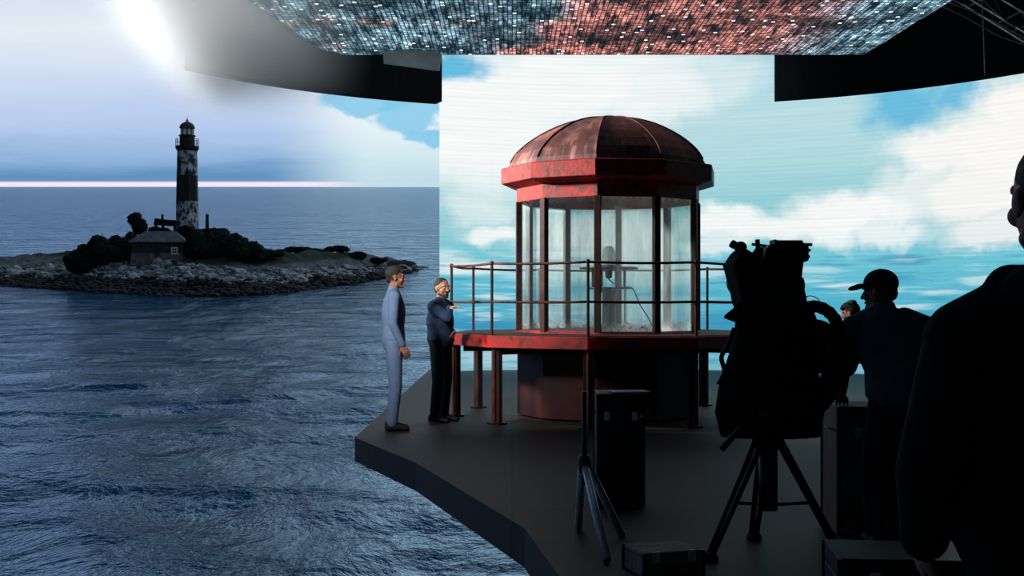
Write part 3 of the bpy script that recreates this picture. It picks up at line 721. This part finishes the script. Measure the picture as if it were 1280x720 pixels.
# beacon lamp inside
B = empty('beacon_lamp', (LX, LY, Z(-.403)), 'old beacon lamp with rounded glass dome standing inside the lantern room', 'lamp'); bz = -Z(-.403)
def P(px, py, d=16.0, dy=0): v = at(px, py, d); return Vector((v.x-LX, dy, v.z+bz))
zb = lambda py: at(0, py, 16).z+bz
bm = BM(); lathe(bm, [(.20,0.0),(.20,.03),(.10,.05),(.085,.10),(.085,zb(366)),(.11,zb(364)),(.11,zb(361.5))], 20); obj('pedestal', bm, M['black_metal'], B, True)
bm = BM(); lathe(bm, [(.28,zb(361.5)),(.285,zb(360.5)),(.28,zb(359))], 24); obj('lower_shelf', bm, M['black_metal'], B)
bm = BM(); lathe(bm, [(.37,zb(336.5)),(.375,zb(335.5)),(.37,zb(334))], 28); obj('upper_shelf', bm, M['black_metal'], B)
for a in (20, 110, 200, 290):
    bm = BM(); c = Vector((math.cos(R(a))*.22, math.sin(R(a))*.22, 0)); rod(bm, c+Vector((0,0,zb(360))), c+Vector((0,0,zb(335))), .017); obj('support_post', bm, M['black_metal'], B)
bm = BM(); lathe(bm, [(.03,zb(348)),(.045,zb(346)),(.05,zb(337))], 14); obj('lamp_socket', bm, M['black_metal'], B)
bm = BM(); lathe(bm, [(.085,zb(334)),(.088,zb(333)),(.085,zb(317)),(.078,zb(313)),(.058,zb(309.5)),(.03,zb(307.8)),(.004,zb(307.3))], 24); obj('glass_dome', bm, M['bulb'], B, True)
bm = BM(); lathe(bm, [(.10,zb(334.2)),(.10,zb(331.5)),(.088,zb(331))], 24); obj('dome_collar', bm, M['dull_steel'], B)
bm = BM(); tube(bm, spline([P(760,348),P(768,355),P(776,359,16,-.1),P(789,361,16,-.2),P(797,380,16,-.25),P(808,398,16,-.28),P(816,416.5,16,-.3)], 6), .008, 6); obj('power_cord', bm, M['black_rubber'], B, True)

# ------------------------------------------------------------------ people
def tap(bm, a, b, r0, r1, n=14):
    a = Vector(a); b = Vector(b); rod(bm, a, b, r0, r1, n); ball(bm, a, r0, n); ball(bm, b, r1, n)
def loft(bm, rings, n=20):
    prev = None
    for (c, x, y) in rings:
        cur = [bm.verts.new(Vector(c)+x*math.cos(2*math.pi*i/n)+y*math.sin(2*math.pi*i/n)) for i in range(n)]
        if prev: bridge(bm, prev, cur)
        else: bm.faces.new(cur[::-1])
        prev = cur
    bm.faces.new(prev)
def head(bm, M4, sc=1):
    def add(fn):
        b2 = BM(); fn(b2); bmesh.ops.scale(b2, vec=(sc,)*3, verts=b2.verts); bmesh.ops.transform(b2, matrix=M4, verts=b2.verts)
        me = D.meshes.new('x'); b2.to_mesh(me); b2.free(); bm.from_mesh(me); D.meshes.remove(me)
    def f(b):
        ball(b, (0,-.012,.145), (.077,.098,.092), 24); ball(b, (0,.012,.085), (.064,.078,.085), 20)
        tap(b, (-.045,.01,.035), (0,.066,.016), .022, .023); tap(b, (.045,.01,.035), (0,.066,.016), .022, .023)
        tap(b, (-.04,.078,.142), (.04,.078,.142), .014, .014); tap(b, (0,.090,.125), (0,.110,.085), .008, .0135)
        ball(b, (-.012,.100,.082), .010, 8); ball(b, (.012,.100,.082), .010, 8)
        ball(b, (-.043,.062,.085), .024, 12); ball(b, (.043,.062,.085), .024, 12)
        tap(b, (-.02,.082,.052), (.02,.082,.052), .009, .009); ball(b, (0,.078,.022), .02, 12)
        for s in (-1,1):
            ball(b, (s*.079,-.008,.108), (.010,.021,.033), 12); ball(b, (s*.084,-.014,.120), (.007,.016,.018), 10)
    add(f)
def hand(bm, w, fwd, nrm, side, curl=.35, sc=1.0, spread=.10):
    """w wrist, fwd finger direction, nrm = palm facing direction, side=+1 thumb on +x of frame"""
    fwd = Vector(fwd).normalized(); nrm = Vector(nrm); nrm = (nrm-fwd*nrm.dot(fwd)).normalized(); x = fwd.cross(nrm).normalized()*side
    w = Vector(w); L_ = .088*sc
    rings = []
    for u, hw, ht in ((-.02,.028,.020),(.02,.032,.019),(.055,.040,.017),(.088,.041,.014)):
        rings.append((w+fwd*u*sc, x*hw*sc, nrm*ht*sc))
    loft(bm, rings, 16)
    for i, (o, ln) in enumerate(((.030,.070),(.010,.080),(-.010,.074),(-.029,.056))):
        p = w+fwd*L_+x*o*sc; d = (fwd+x*spread*(1.4-i)*.6).normalized(); cu = curl
        for seg, fr in enumerate((.45,.32,.25)):
            d = (d*math.cos(cu)+nrm*math.sin(cu)).normalized(); q = p+d*ln*fr*sc
            tap(bm, p, q, (.0098-.0012*seg)*sc, (.0090-.0012*seg)*sc, 10); p = q
    p = w+fwd*.022*sc+x*.026*sc; d = (fwd*.7+x*.75+nrm*.25).normalized()
    for ln, r0, r1 in ((.036,.015,.012),(.030,.0115,.0105),(.024,.0105,.009)):
        q = p+d*ln*sc; tap(bm, p, q, r0*sc, r1*sc, 10); p = q; d = (d+fwd*.35+nrm*.12).normalized()
def lerp(a, b, u): return Vector(a).lerp(Vector(b), u)
def person(loc, rz, J, label, skin, top, legs, shoe, hm, group=None, vox=.010, hair='short', fat=1.0, sleeve='long', cap=None, bulk=0.0, beard=False, hood=False, topname='shirt'):
    E = empty('person', loc, label, 'person', group, rz)
    J = {k: (Vector(v) if not isinstance(v, (float, int)) else v) for k, v in J.items()}
    HM = Matrix.Translation(J['head']) @ Matrix.Rotation(J.get('hyaw', 0), 4, 'Z') @ Matrix.Rotation(J.get('hpitch', 0), 4, 'X')
    pel, che, nk = J['pelvis'], J['chest'], J['neck']
    sl, sr = J['shoL'], J['shoR']; across = (sr-sl).normalized(); spine = (nk-pel).normalized(); front = spine.cross(-across).normalized()*1
    if front.y < 0 and abs(front.y) > .2: front = -front
    def torso(bm, g):
        w = (sr-sl).length/2
        loft(bm, [(lerp(pel, che, -.28), across*(.135+g)*fat, front*(.10+g)*fat), (pel, across*(.168+g)*fat, front*(.118+g)*fat), (lerp(pel, che, .45), across*(.150+g)*fat, front*(.108+g)*fat),
                  (lerp(pel, che, .75), across*(.168+g)*fat, front*(.118+g)*fat), (che, across*(w*.90+g), front*(.122+g)*fat), (lerp(che, nk, .55), across*(w*.92+g), front*(.098+g)),
                  (lerp(che, nk, .88), across*(w*.60+g), front*(.070+g)), (lerp(che, nk, 1.0), across*(.075+g), front*(.060+g))], 24)
        for s in (sl, sr):
            tap(bm, s, lerp(s, nk, .55), .058+g, .050+g)
    def arm(bm, s, e, w, g, full=True):
        tap(bm, s, e, .052+g, .040+g)
        if full: tap(bm, e, lerp(e, w, .45), .041+g, .037+g); tap(bm, lerp(e, w, .45), w, .037+g, .027+g)
        else: tap(bm, s, lerp(s, e, .80), .054+g, .052+g)
    # body
    bm = BM(); torso(bm, -.012); tap(bm, nk-spine*.04, HM @ Vector((0,-.015,.05)), .058, .053)
    head(bm, HM)
    for s, e, w in (('shoL','elbL','wriL'),('shoR','elbR','wriR')): arm(bm, J[s], J[e], J[w], 0)
    for s, (w, e) in (('L', ('wriL','elbL')), ('R', ('wriR','elbR'))):
        fwd = J.get('hand'+s, J[w]-J[e]); nrm = J.get('palm'+s, Vector((1 if s == 'L' else -1, 0, 0)))
        hand(bm, J[w], fwd, nrm, J.get('side'+s, 1.0 if s == 'L' else -1.0), J.get('curl'+s, .3))
    for s in 'LR':
        tap(bm, J['hip'+s], J['kne'+s], .078, .052); tap(bm, J['kne'+s], lerp(J['kne'+s], J['ank'+s], .35), .052, .053); tap(bm, lerp(J['kne'+s], J['ank'+s], .35), J['ank'+s], .053, .036)
    remeshed('body', bm, skin, E, vox*.6, 2)
    # top
    bm = BM(); torso(bm, .012+bulk)
    for s, e, w in (('shoL','elbL','wriL'),('shoR','elbR','wriR')):
        if sleeve == 'long':
            tap(bm, J[s], J[e], .066+bulk, .053+bulk); tap(bm, J[e], lerp(J[e], J[w], .93), .053+bulk, .040+bulk*.6)
        else:
            tap(bm, J[s], lerp(J[s], J[e], .78), .066+bulk, .062+bulk)
    if hood:
        ball(bm, nk+Vector((0,-.05,-.01)), (.15,.11,.075), 20); tap(bm, nk+Vector((-.10,.0,-.01)), nk+Vector((.10,.0,-.01)), .06, .06)
    else: tap(bm, nk-spine*.03, nk+spine*.012, .074, .066)
    if J.get('fold', 1):
        for k in range(5):
            u = .15+.17*k; c = lerp(pel, che, u); tap(bm, c-across*.12*fat+front*.09, c+across*.10*fat+front*.085+spine*.03, .012, .012, 8)
    remeshed(topname, bm, top, E, vox, 3)
    bm = BM()
    loft(bm, [(lerp(pel, che, -.38), across*.125*fat, front*.11*fat), (lerp(pel, che, -.1), across*.175*fat, front*.132*fat), (lerp(pel, che, .12), across*.172*fat, front*.125*fat)], 20)
    for s in 'LR': tap(bm, J['hip'+s], J['kne'+s], .096, .070); tap(bm, J['kne'+s], J['ank'+s]+Vector((0,0,.01)), .068, .058)
    remeshed('trousers', bm, legs, E, vox, 3)
    for s in 'LR':
        bm = BM(); a = J['ank'+s]; fd = J.get('foot', Vector((0,1,0)))
        r = fd.cross(Vector((0,0,1))).normalized(); up = Vector((0,0,1)); b0 = Vector((a.x, a.y, .0))
        loft(bm, [(b0-fd*.075+up*.045, r*.032, up*.043), (b0-fd*.03+up*.05, r*.042, up*.048), (b0+fd*.05+up*.045, r*.045, up*.043), (b0+fd*.13+up*.034, r*.050, up*.032), (b0+fd*.19+up*.026, r*.036, up*.024)], 16)
        tap(bm, b0+up*.06, b0+up*.11, .045, .045); remeshed('shoe', bm, shoe, E, .008, 2)
    # hair / cap
    def local(fn, name, mat, v=.006, par=E, sm=2):
        b = BM(); fn(b); bmesh.ops.transform(b, matrix=HM, verts=b.verts); return remeshed(name, b, mat, par, v, sm)
    if hair:
        def hf(b):
            ball(b, (0,-.022,.155), (.081,.096,.088), 24)
            tap(b, (-.060,-.03,.105), (-.055,.02,.165), .022, .022); tap(b, (.060,-.03,.105), (.055,.02,.165), .022, .022)
            tap(b, (-.035,.060,.205), (.035,.060,.205), .022, .022); ball(b, (0,-.07,.10), (.055,.035,.05), 16)
            if hair == 'full': ball(b, (0,0,.20), (.080,.095,.052), 20); tap(b, (-.05,.07,.19), (.05,.075,.185), .026, .024)
        if hair == 'short':
            def hf(b):
                ball(b, (0,-.020,.160), (.0795,.096,.0835), 24); ball(b, (0,-.075,.105), (.058,.034,.05), 16)
                tap(b, (-.067,-.03,.115), (-.062,.01,.16), .013, .013); tap(b, (.067,-.03,.115), (.062,.01,.16), .013, .013)
        local(hf, 'hair', hm)
    if beard:
        local(lambda b: (tap(b, (-.055,.01,.045), (0,.078,.018), .018, .024), tap(b, (.055,.01,.045), (0,.078,.018), .018, .024), tap(b, (-.022,.090,.066), (.022,.090,.066), .007, .007), ball(b, (0,.082,.028), (.026,.020,.022), 12)), 'beard', hm, .005)
    if cap:
        def cf(b):
            ball(b, (0,-.012,.165), (.088,.108,.088), 24); 
        c_ = local(cf, 'cap', cap)
        def bf(b):
            loft(b, [(Vector((0,.07,.158)), Vector((.078,0,0)), Vector((0,.0,.014))), (Vector((0,.12,.156)), Vector((.075,0,0)), Vector((0,0,.016))), (Vector((0,.165,.146)), Vector((.062,0,0)), Vector((0,0,.014))), (Vector((0,.19,.140)), Vector((.03,0,0)), Vector((0,0,.010)))], 16)
        q = local(bf, 'brim', cap, .005, E); q.parent = c_
        q = local(lambda b: ball(b, (0,-.012,.247), .009, 8), 'button', cap, .003, E, 0); q.parent = c_
    for s in (-1,1):
        b = BM(); ball(b, (s*.030,.0745,.118), .0115, 12); bmesh.ops.transform(b, matrix=HM, verts=b.verts); ey = obj('eye', b, M['eye'], E, True)
        b = BM(); ball(b, (s*.030,.0825,.118), .0058, 10); bmesh.ops.transform(b, matrix=HM, verts=b.verts); obj('iris', b, M['pupil'], ey, True)
    b = BM(); tap(b, (-.020,.089,.054), (.020,.089,.054), .0045, .0045, 8); bmesh.ops.transform(b, matrix=HM, verts=b.verts); obj('lips', b, M['lip'], E, True)
    return E
STD = dict(pelvis=(0,0,.98), chest=(0,.0,1.28), neck=(0,-.01,1.485), head=(0,.0,1.525), shoL=(-.185,0,1.42), shoR=(.185,0,1.42),
           elbL=(-.25,-.02,1.13), wriL=(-.25,.09,.90), elbR=(.25,-.02,1.13), wriR=(.25,.09,.90),
           hipL=(-.09,0,.92), hipR=(.09,0,.92), kneL=(-.11,.02,.50), kneR=(.11,.02,.50), ankL=(-.12,-.02,.08), ankR=(.12,-.02,.08))
def pose(**k): d = dict(STD); d.update(k); return d
# man talking by the deck, reaching to the rail with his left hand (image right). local +Y is where he faces.
# he faces mostly right and a little to the camera
d = 15.0
e = person((at(551,0,d).x, d, 0), R(-115), pose(hyaw=R(-22), head=(0,.02,1.475), neck=(0,-.0,1.435), chest=(0,-.01,1.24), shoL=(-.185,0,1.37), shoR=(.185,0,1.37),
      elbR=(.20,.20,1.24), wriR=(.10,.17,1.36), elbL=(-.24,-.17,1.12), wriL=(-.10,.12,1.06), palmL=(1,0,0), handL=(.8,.4,-.2),
      handR=(0,1,.1), palmR=(0,0,-1), curlR=.15), 'man in navy sweater reaching towards the rail left of the deck', M['skin'], M['navy_cloth'], M['trousers'], M['black_rubber'], M['hair'], beard=True, fat=1.12, topname='sweater', bulk=.006)
d = 14.0
e = person((at(492,0,d).x, d, 0), R(-82), pose(head=(0,.02,1.585), neck=(0,-.005,1.545), chest=(0,.0,1.34), pelvis=(0,0,1.02), shoL=(-.185,0,1.48), shoR=(.185,0,1.48), elbL=(-.24,-.02,1.19), wriL=(-.23,.09,.95), elbR=(.24,-.02,1.19), wriR=(.23,.09,.95), hipL=(-.09,0,.96), hipR=(.09,0,.96)),
      'dark haired man in pale blue shirt standing leftmost, facing right', M['skin_shade'], M['blue_cloth'], M['blue_cloth'], M['black_rubber'], M['hair'], hair='full')
# crew member far right behind, small head with green cap, bent
d = 14.2
e = person((at(1094,0,d).x, d, 0), R(62), pose(pelvis=(0,-.12,.82), chest=(0,.08,1.06), neck=(0,.20,1.205), head=(0,.25,1.185), hpitch=R(-12), shoL=(-.18,.16,1.15), shoR=(.18,.16,1.15),
      elbL=(-.22,.22,.88), wriL=(-.16,.42,.80), elbR=(.22,.22,.88), wriR=(.16,.42,.80), hipL=(-.09,-.12,.84), hipR=(.09,-.12,.84), kneL=(-.11,.02,.46), kneR=(.11,.02,.46), ankL=(-.12,-.1,.08), ankR=(.12,-.1,.08)),
      'crew member with green cap bending forward behind the man in the black cap', M['skin_shade'], M['camo'], M['trousers'], M['black_rubber'], M['hair'], hair='full')
HMg = Matrix.Translation(Vector((0,.25,1.185))) @ Matrix.Rotation(R(-12), 4, 'X')
b = BM(); ball(b, (0,-.03,.225), (.055,.065,.042), 16); bmesh.ops.transform(b, matrix=HMg, verts=b.verts); obj('green_cap', b, M['green_cap'], e, True)
# man in cap, back to us, head turned left, leaning on a case
d = 7.5
e = person((at(1114,0,d).x, d, 0), R(0), pose(pelvis=(.05,-.10,.90), chest=(.02,.0,1.20), neck=(-.02,.05,1.385), head=(-.035,.10,1.385), hyaw=R(50), hpitch=R(-3), shoL=(-.215,.04,1.275), shoR=(.225,.02,1.27),
      elbL=(-.275,.05,1.0), wriL=(-.24,.22,.86), elbR=(.29,.02,1.0), wriR=(.22,.2,.86), handL=(.3,1,-.25), handR=(-.3,1,-.25), palmL=(0,0,-1), palmR=(0,0,-1),
      hipL=(-.07,-.10,.84), hipR=(.12,-.10,.84), kneL=(-.11,.02,.46), kneR=(.14,.02,.46), ankL=(-.12,-.08,.08), ankR=(.15,-.08,.08)),
      'man in black baseball cap and dark tee seen from behind, head turned left', M['skin_shade'], M['green_tee'], M['trousers'], M['black_rubber'], M['hair'], vox=.008, fat=1.2, sleeve='short', cap=M['cap'], topname='tee_shirt', bulk=.012)
# nearest crew member at right edge
d = 2.62
e = person((at(1322,0,d).x, d, 0), R(4), pose(head=(.004,.03,1.545), neck=(0,-.005,1.475), chest=(0,0,1.27), shoL=(-.195,0,1.36), shoR=(.195,0,1.36), elbL=(-.275,-.02,1.10), elbR=(.275,-.02,1.10), wriL=(-.22,.16,.92), wriR=(.22,.16,.92)),
      'nearest crew member in black hooded jacket at the right edge, seen from behind', M['skin_shade'], M['black_cloth'], M['trousers'], M['black_rubber'], M['hair'], vox=.007, bulk=.022, hood=True, topname='jacket', fat=1.15)

# equipment case under the leaning man's hands
def case(name, c, s, label, mat=M['black_metal'], rz=0, cat='case', group=None):
    E = empty(name, (c[0], c[1], c[2]), label, cat, group, rz)
    bm = BM(); box(bm, (0,0,s[2]*.40), (s[0], s[1], s[2]*.78), None, .008); obj('case_body', bm, mat, E)
    bm = BM(); box(bm, (0,0,s[2]*.90), (s[0], s[1], s[2]*.19), None, .008); obj('lid', bm, mat, E)
    for i in (-1,1):
        bm = BM(); box(bm, (i*s[0]*.3,-s[1]/2-.006,s[2]*.8), (.04,.012,.06)); obj('latch', bm, M['steel'], E)
    for i in (-1,1):
        for j in (-1,1): bm = BM(); box(bm, (i*s[0]/2,j*s[1]/2,s[2]*.5), (.018,.018,s[2]*.98)); obj('corner_trim', bm, M['black_metal'], E)
    bm = BM(); tube(bm, spline([(-.08,-s[1]/2-.004,s[2]*.5),(-.07,-s[1]/2-.03,s[2]*.47),(.07,-s[1]/2-.03,s[2]*.47),(.08,-s[1]/2-.004,s[2]*.5)], 4), .008, 6); obj('handle', bm, M['black_rubber'], E)
    return E
case('equipment_trunk', (at(1078,0,7.95).x+.1, 7.93, 0), (.62,.40,.80), 'tall plywood trunk the man in the cap leans on', M['plywood'])
case('flight_case', (at(773,0,9.0).x, 9.0, 0), (.32,.40,.80), 'black upright case standing below the deck front')
bm = BM(); p0 = at(784,0,9.0); box(bm, (p0.x, 8.92, .804), (.27,.19,.006), Matrix.Rotation(.2, 3, 'Z')); tag(obj('paper_sheet', bm, M['paper']), 'pale paper sheet lying on the black upright case', 'paper')
case('camera_case', (at(830,0,6.7).x, 6.75, 0), (.34,.28,.13), 'low plywood box on the floor near the shiny tripod', M['plywood'], .3)
case('road_case', (at(1010,0,5.0).x+.5, 5.2, 0), (.7,.42,.42), 'black road case low on the floor right of the camera tripod', M['black_metal'], -.1)
# silver tripod / stand
T = empty('light_stand', (at(757,0,7.0).x, 7.0, 0), 'folded stand with shiny steel legs on the floor below the lantern', 'stand')
ax = Vector((-.10, .30, .50))
for k, (fx, fy) in enumerate(((.0,-.08),(.15,.70),(-.10,.95))):
    bm = BM(); rod(bm, ax+Vector((fx*.1,fy*.1,0)), (fx,fy,.02), .022, .026); lg = obj('leg', bm, M['steel'], T, True)
    bm = BM(); ball(bm, (fx,fy,.02), .022, 10); obj('rubber_foot', bm, M['black_rubber'], lg, True)
bm = BM(); rod(bm, ax-Vector((0,0,.12)), ax+Vector((0,0,.42)), .016); obj('column', bm, M['black_metal'], T, True)
bm = BM(); lathe(bm, [(.03,-.05),(.038,-.03),(.038,.03),(.03,.05)], 14, c=ax); obj('collar', bm, M['black_metal'], T)

# ------------------------------------------------------------------ cinema camera rig
CD = 7.2
C = empty('cinema_camera', (at(960,0,CD).x, CD, 0), 'black film camera with rods, monitor and covers on a heavy tripod', 'film camera')
def c3(px, py, dy=0): v = at(px, py, CD); return Vector((v.x-C.location.x, dy, v.z))
def slab(name, pts, depth, mat=M['black_rubber'], par=C, dy=0, bev=.006):
    bm = BM(); prism(bm, [c3(p, q, dy-depth/2) for p, q in pts], depth, (0,1,0))
    bmesh.ops.bevel(bm, geom=bm.edges[:], offset=bev, segments=2, affect='EDGES', profile=.5, clamp_overlap=True)
    return obj(name, bm, mat, par)
slab('camera_body', [(952,312),(958,306),(996,306),(999,322),(996,348),(1002,372),(1004,402),(948,402),(944,350)], .26, M['black_metal'])
slab('top_plate', [(965,299.5),(968,301),(1000,301),(1001,312),(994,318),(966,316)], .16, M['black_metal'])
slab('viewfinder', [(1000,303),(1006,304.5),(1009,308),(1009,326),(997,330),(996,308)], .09, M['black_rubber'])
for q, (x0, x1) in ((306,(1000,1014)),(313,(1004,1012)),(321,(1001,1011))):
    bm = BM(); rod(bm, c3(x0,q,-.02), c3(x1,q,-.02), .010, .009); obj('connector', bm, M['black_metal'], C, True)
bm = BM(); rod(bm, c3(913,304), c3(957,329), .019, .014); hr = obj('handle_rod', bm, M['black_metal'], C, True)
bm = BM(); ball(bm, c3(925.5,309), (.038,.04,.034), 14); obj('clamp', bm, M['black_metal'], hr, True)
bm = BM(); rod(bm, c3(914,304), c3(919,307), .024, .024); obj('grip', bm, M['black_rubber'], hr, True)
bm = BM(); rod(bm, c3(941,305,.03), c3(968,308,.03), .008); r2 = obj('cross_rod', bm, M['rail_rust'], C, True)
bm = BM(); rod(bm, c3(948,299,.03), c3(949,312,.03), .014); obj('knob', bm, M['black_metal'], r2, True)
bm = BM(); ball(bm, c3(949,318), (.036,.04,.045), 14); ball(bm, c3(943,322), (.02,.03,.04), 12); obj('bracket', bm, M['black_metal'], C, True)
slab('matte_box', [(909,330),(913,326),(918,318),(924,312),(932,318),(944,330),(955,340),(955,362),(950,400),(930,400),(921,378),(919,366),(914,348)], .34, M['black_cloth'])
bm = BM(); rod(bm, c3(943,352,-.06), c3(943,352,.30), .075, .075, 24); rod(bm, c3(943,352,.28), c3(943,352,.42), .085, .09, 24); obj('lens', bm, M['black_metal'], C, True)
slab('side_flag', [(901,397),(903,393),(912,386),(920,377),(930,378),(932,410),(920,404),(908,400)], .02, M['black_cloth'], dy=-.1, bev=.002)
bm = BM(); tube(bm, spline([c3(996,352,0),c3(1002,348,0),c3(1004.5,354,0),c3(1004,362,0),c3(999,366,0)], 5), .008, 8); obj('ring_grip', bm, M['black_rubber'], C, True)
slab('monitor', [(944,322),(960,325),(966,352),(952,352)], .03, M['black_metal'], dy=-.16, bev=.003)
slab('battery', [(952,356),(992,356),(994,392),(954,392)], .08, M['black_rubber'], dy=-.17)
# soft cover hanging from the camera body
bm = BM(); rings = []
prof_l = [(372,926,1004),(384,921,1014),(400,919,1020),(420,917,1019),(440,913,1019),(462,906,1022),(486,899,1028),(515,894,1030),(545,900,1024)]
for q, a, b in prof_l:
    c0 = c3((a+b)/2, q); hw = (b-a)/2*CD/F
    rings.append((c0, Vector((hw,0,0)), Vector((0,.17+.02*math.sin(q*.07),0))))
n = 36; prev = None
for i, (c0, xx, yy) in enumerate(rings):
    cur = [bm.verts.new(c0+xx*math.cos(2*math.pi*k/n)*(1+.02*math.sin(k*5+i))+yy*math.sin(2*math.pi*k/n)*(1+.06*math.sin(k*3+i*.4))) for k in range(n)]
    if prev: bridge(bm, prev, cur)
    else: bm.faces.new(cur[::-1])
    prev = cur
bm.faces.new(prev); obj('weather_cover', bm, M['black_cloth'], C, True)
bm = BM(); tube(bm, spline([c3(998,390,-.02),c3(1012,383,-.03),c3(1030,387,-.03),c3(1043,401,-.03),c3(1050,424,-.03),c3(1050,452,-.02),c3(1042,486,-.02),c3(1022,512,0),c3(1000,520,0)], 6),
     [.035+.002*math.sin(i*1.9) for i in range(49)], 14); obj('cable_loom', bm, M['black_rubber'], C, True)
bm = BM(); tube(bm, spline([c3(1008,412,-.02),c3(1020,410,-.03),c3(1034,418,-.03),c3(1038,440,-.03),c3(1036,470,-.03),c3(1018,500,0)], 6), .05, 12); obj('cable_loom', bm, M['black_rubber'], C, True)
bm = BM(); tube(bm, spline([c3(1002,374,-.02),c3(1012,370,0),c3(1022,373,0),c3(1026,381,0)], 6), .003, 6); obj('thin_cable', bm, M['black_rubber'], C, True)
slab('counterweight', [(1000,405),(1016,404),(1030,410),(1034,465),(1004,470)], .14, M['black_rubber'], dy=.06)
# head and tripod
bm = BM(); lathe(bm, [(.14,.86),(.17,.84),(.17,.78),(.12,.74),(.09,.66),(.07,.60)], 24); obj('fluid_head', bm, M['black_metal'], C, True)
bm = BM(); lathe(bm, [(.055,.62),(.055,.25)], 16); obj('column', bm, M['black_metal'], C, True)
for k in range(3):
    a = R(90+120*k); f = Vector((math.cos(a)*.42, math.sin(a)*.42, .03)); tp = Vector((math.cos(a)*.06, math.sin(a)*.06, .66))
    bm = BM(); s_ = Vector((-math.sin(a), math.cos(a), 0))*.03
    rod(bm, tp+s_, f+s_*.5, .017); rod(bm, tp-s_, f-s_*.5, .017); lg = obj('leg', bm, M['black_metal'], C, True)
    bm = BM(); lathe(bm, [(.045,0),(.05,.02),(.03,.05)], 12, c=(f.x, f.y, 0)); obj('foot', bm, M['black_rubber'], lg)
    bm = BM(); rod(bm, (0,0,.28), tp.lerp(f, .55), .010); obj('spreader', bm, M['black_metal'], C, True)
bm = BM(); rod(bm, (-.12,-.1,.80), (-.30,-.34,.66), .013, .013); ph = obj('pan_handle', bm, M['black_metal'], C, True)
bm = BM(); rod(bm, (-.25,-.275,.70), (-.32,-.365,.645), .020, .018); obj('grip', bm, M['black_rubber'], ph, True)
# hanging small items left of the cover
bm = BM(); tube(bm, spline([c3(916,410,-.05),c3(908,430,-.06),c3(900,446,-.05),c3(904,464,-.04),c3(897,480,-.03)], 6), .014, 8); obj('hanging_cable', bm, M['black_rubber'], C, True)

# ------------------------------------------------------------------ lights
def area(name, loc, target, size, power, col=(1,1,1), spread=math.pi):
    l = D.lights.new(name, 'AREA'); l.energy = power; l.size = size; l.color = col; l.spread = spread
    o = D.objects.new(name, l); COL.objects.link(o); o.location = loc
    o.rotation_euler = (Vector(target)-Vector(loc)).to_track_quat('-Z', 'Y').to_euler(); return o
area('studio_lamp', (-7.0, 15.0, 4.8), (.6, 16, 2.75), .7, 150, (1,.94,.88), R(46))
area('mist_lamp', (-9, 8.5, 9.6), (-4.0, 19.5, 7.1), 2.0, 1250, (.95,.98,1), R(34))  # unseen fill added to whiten the mist volume
area('work_lamp', (-3.6, 8.5, 4.2), (-1.1, 14.6, 1.3), .7, 20, (1,.96,.92), R(30))  # unseen fill added to brighten the men left of the deck

cam = D.cameras.new('camera'); co_ = D.objects.new('camera', cam); COL.objects.link(co_); S.camera = co_
cam.sensor_width = 36; cam.lens = F/1280*36; cam.shift_y = 15/1280; cam.clip_end = 200000; cam.clip_start = .05
co_.location = (0,0,ZC); co_.rotation_euler = (math.pi/2,0,0)
v = S.view_settings; v.view_transform = 'Standard'; v.look = 'None'; v.exposure = 0; v.gamma = 1; v.use_curve_mapping = False
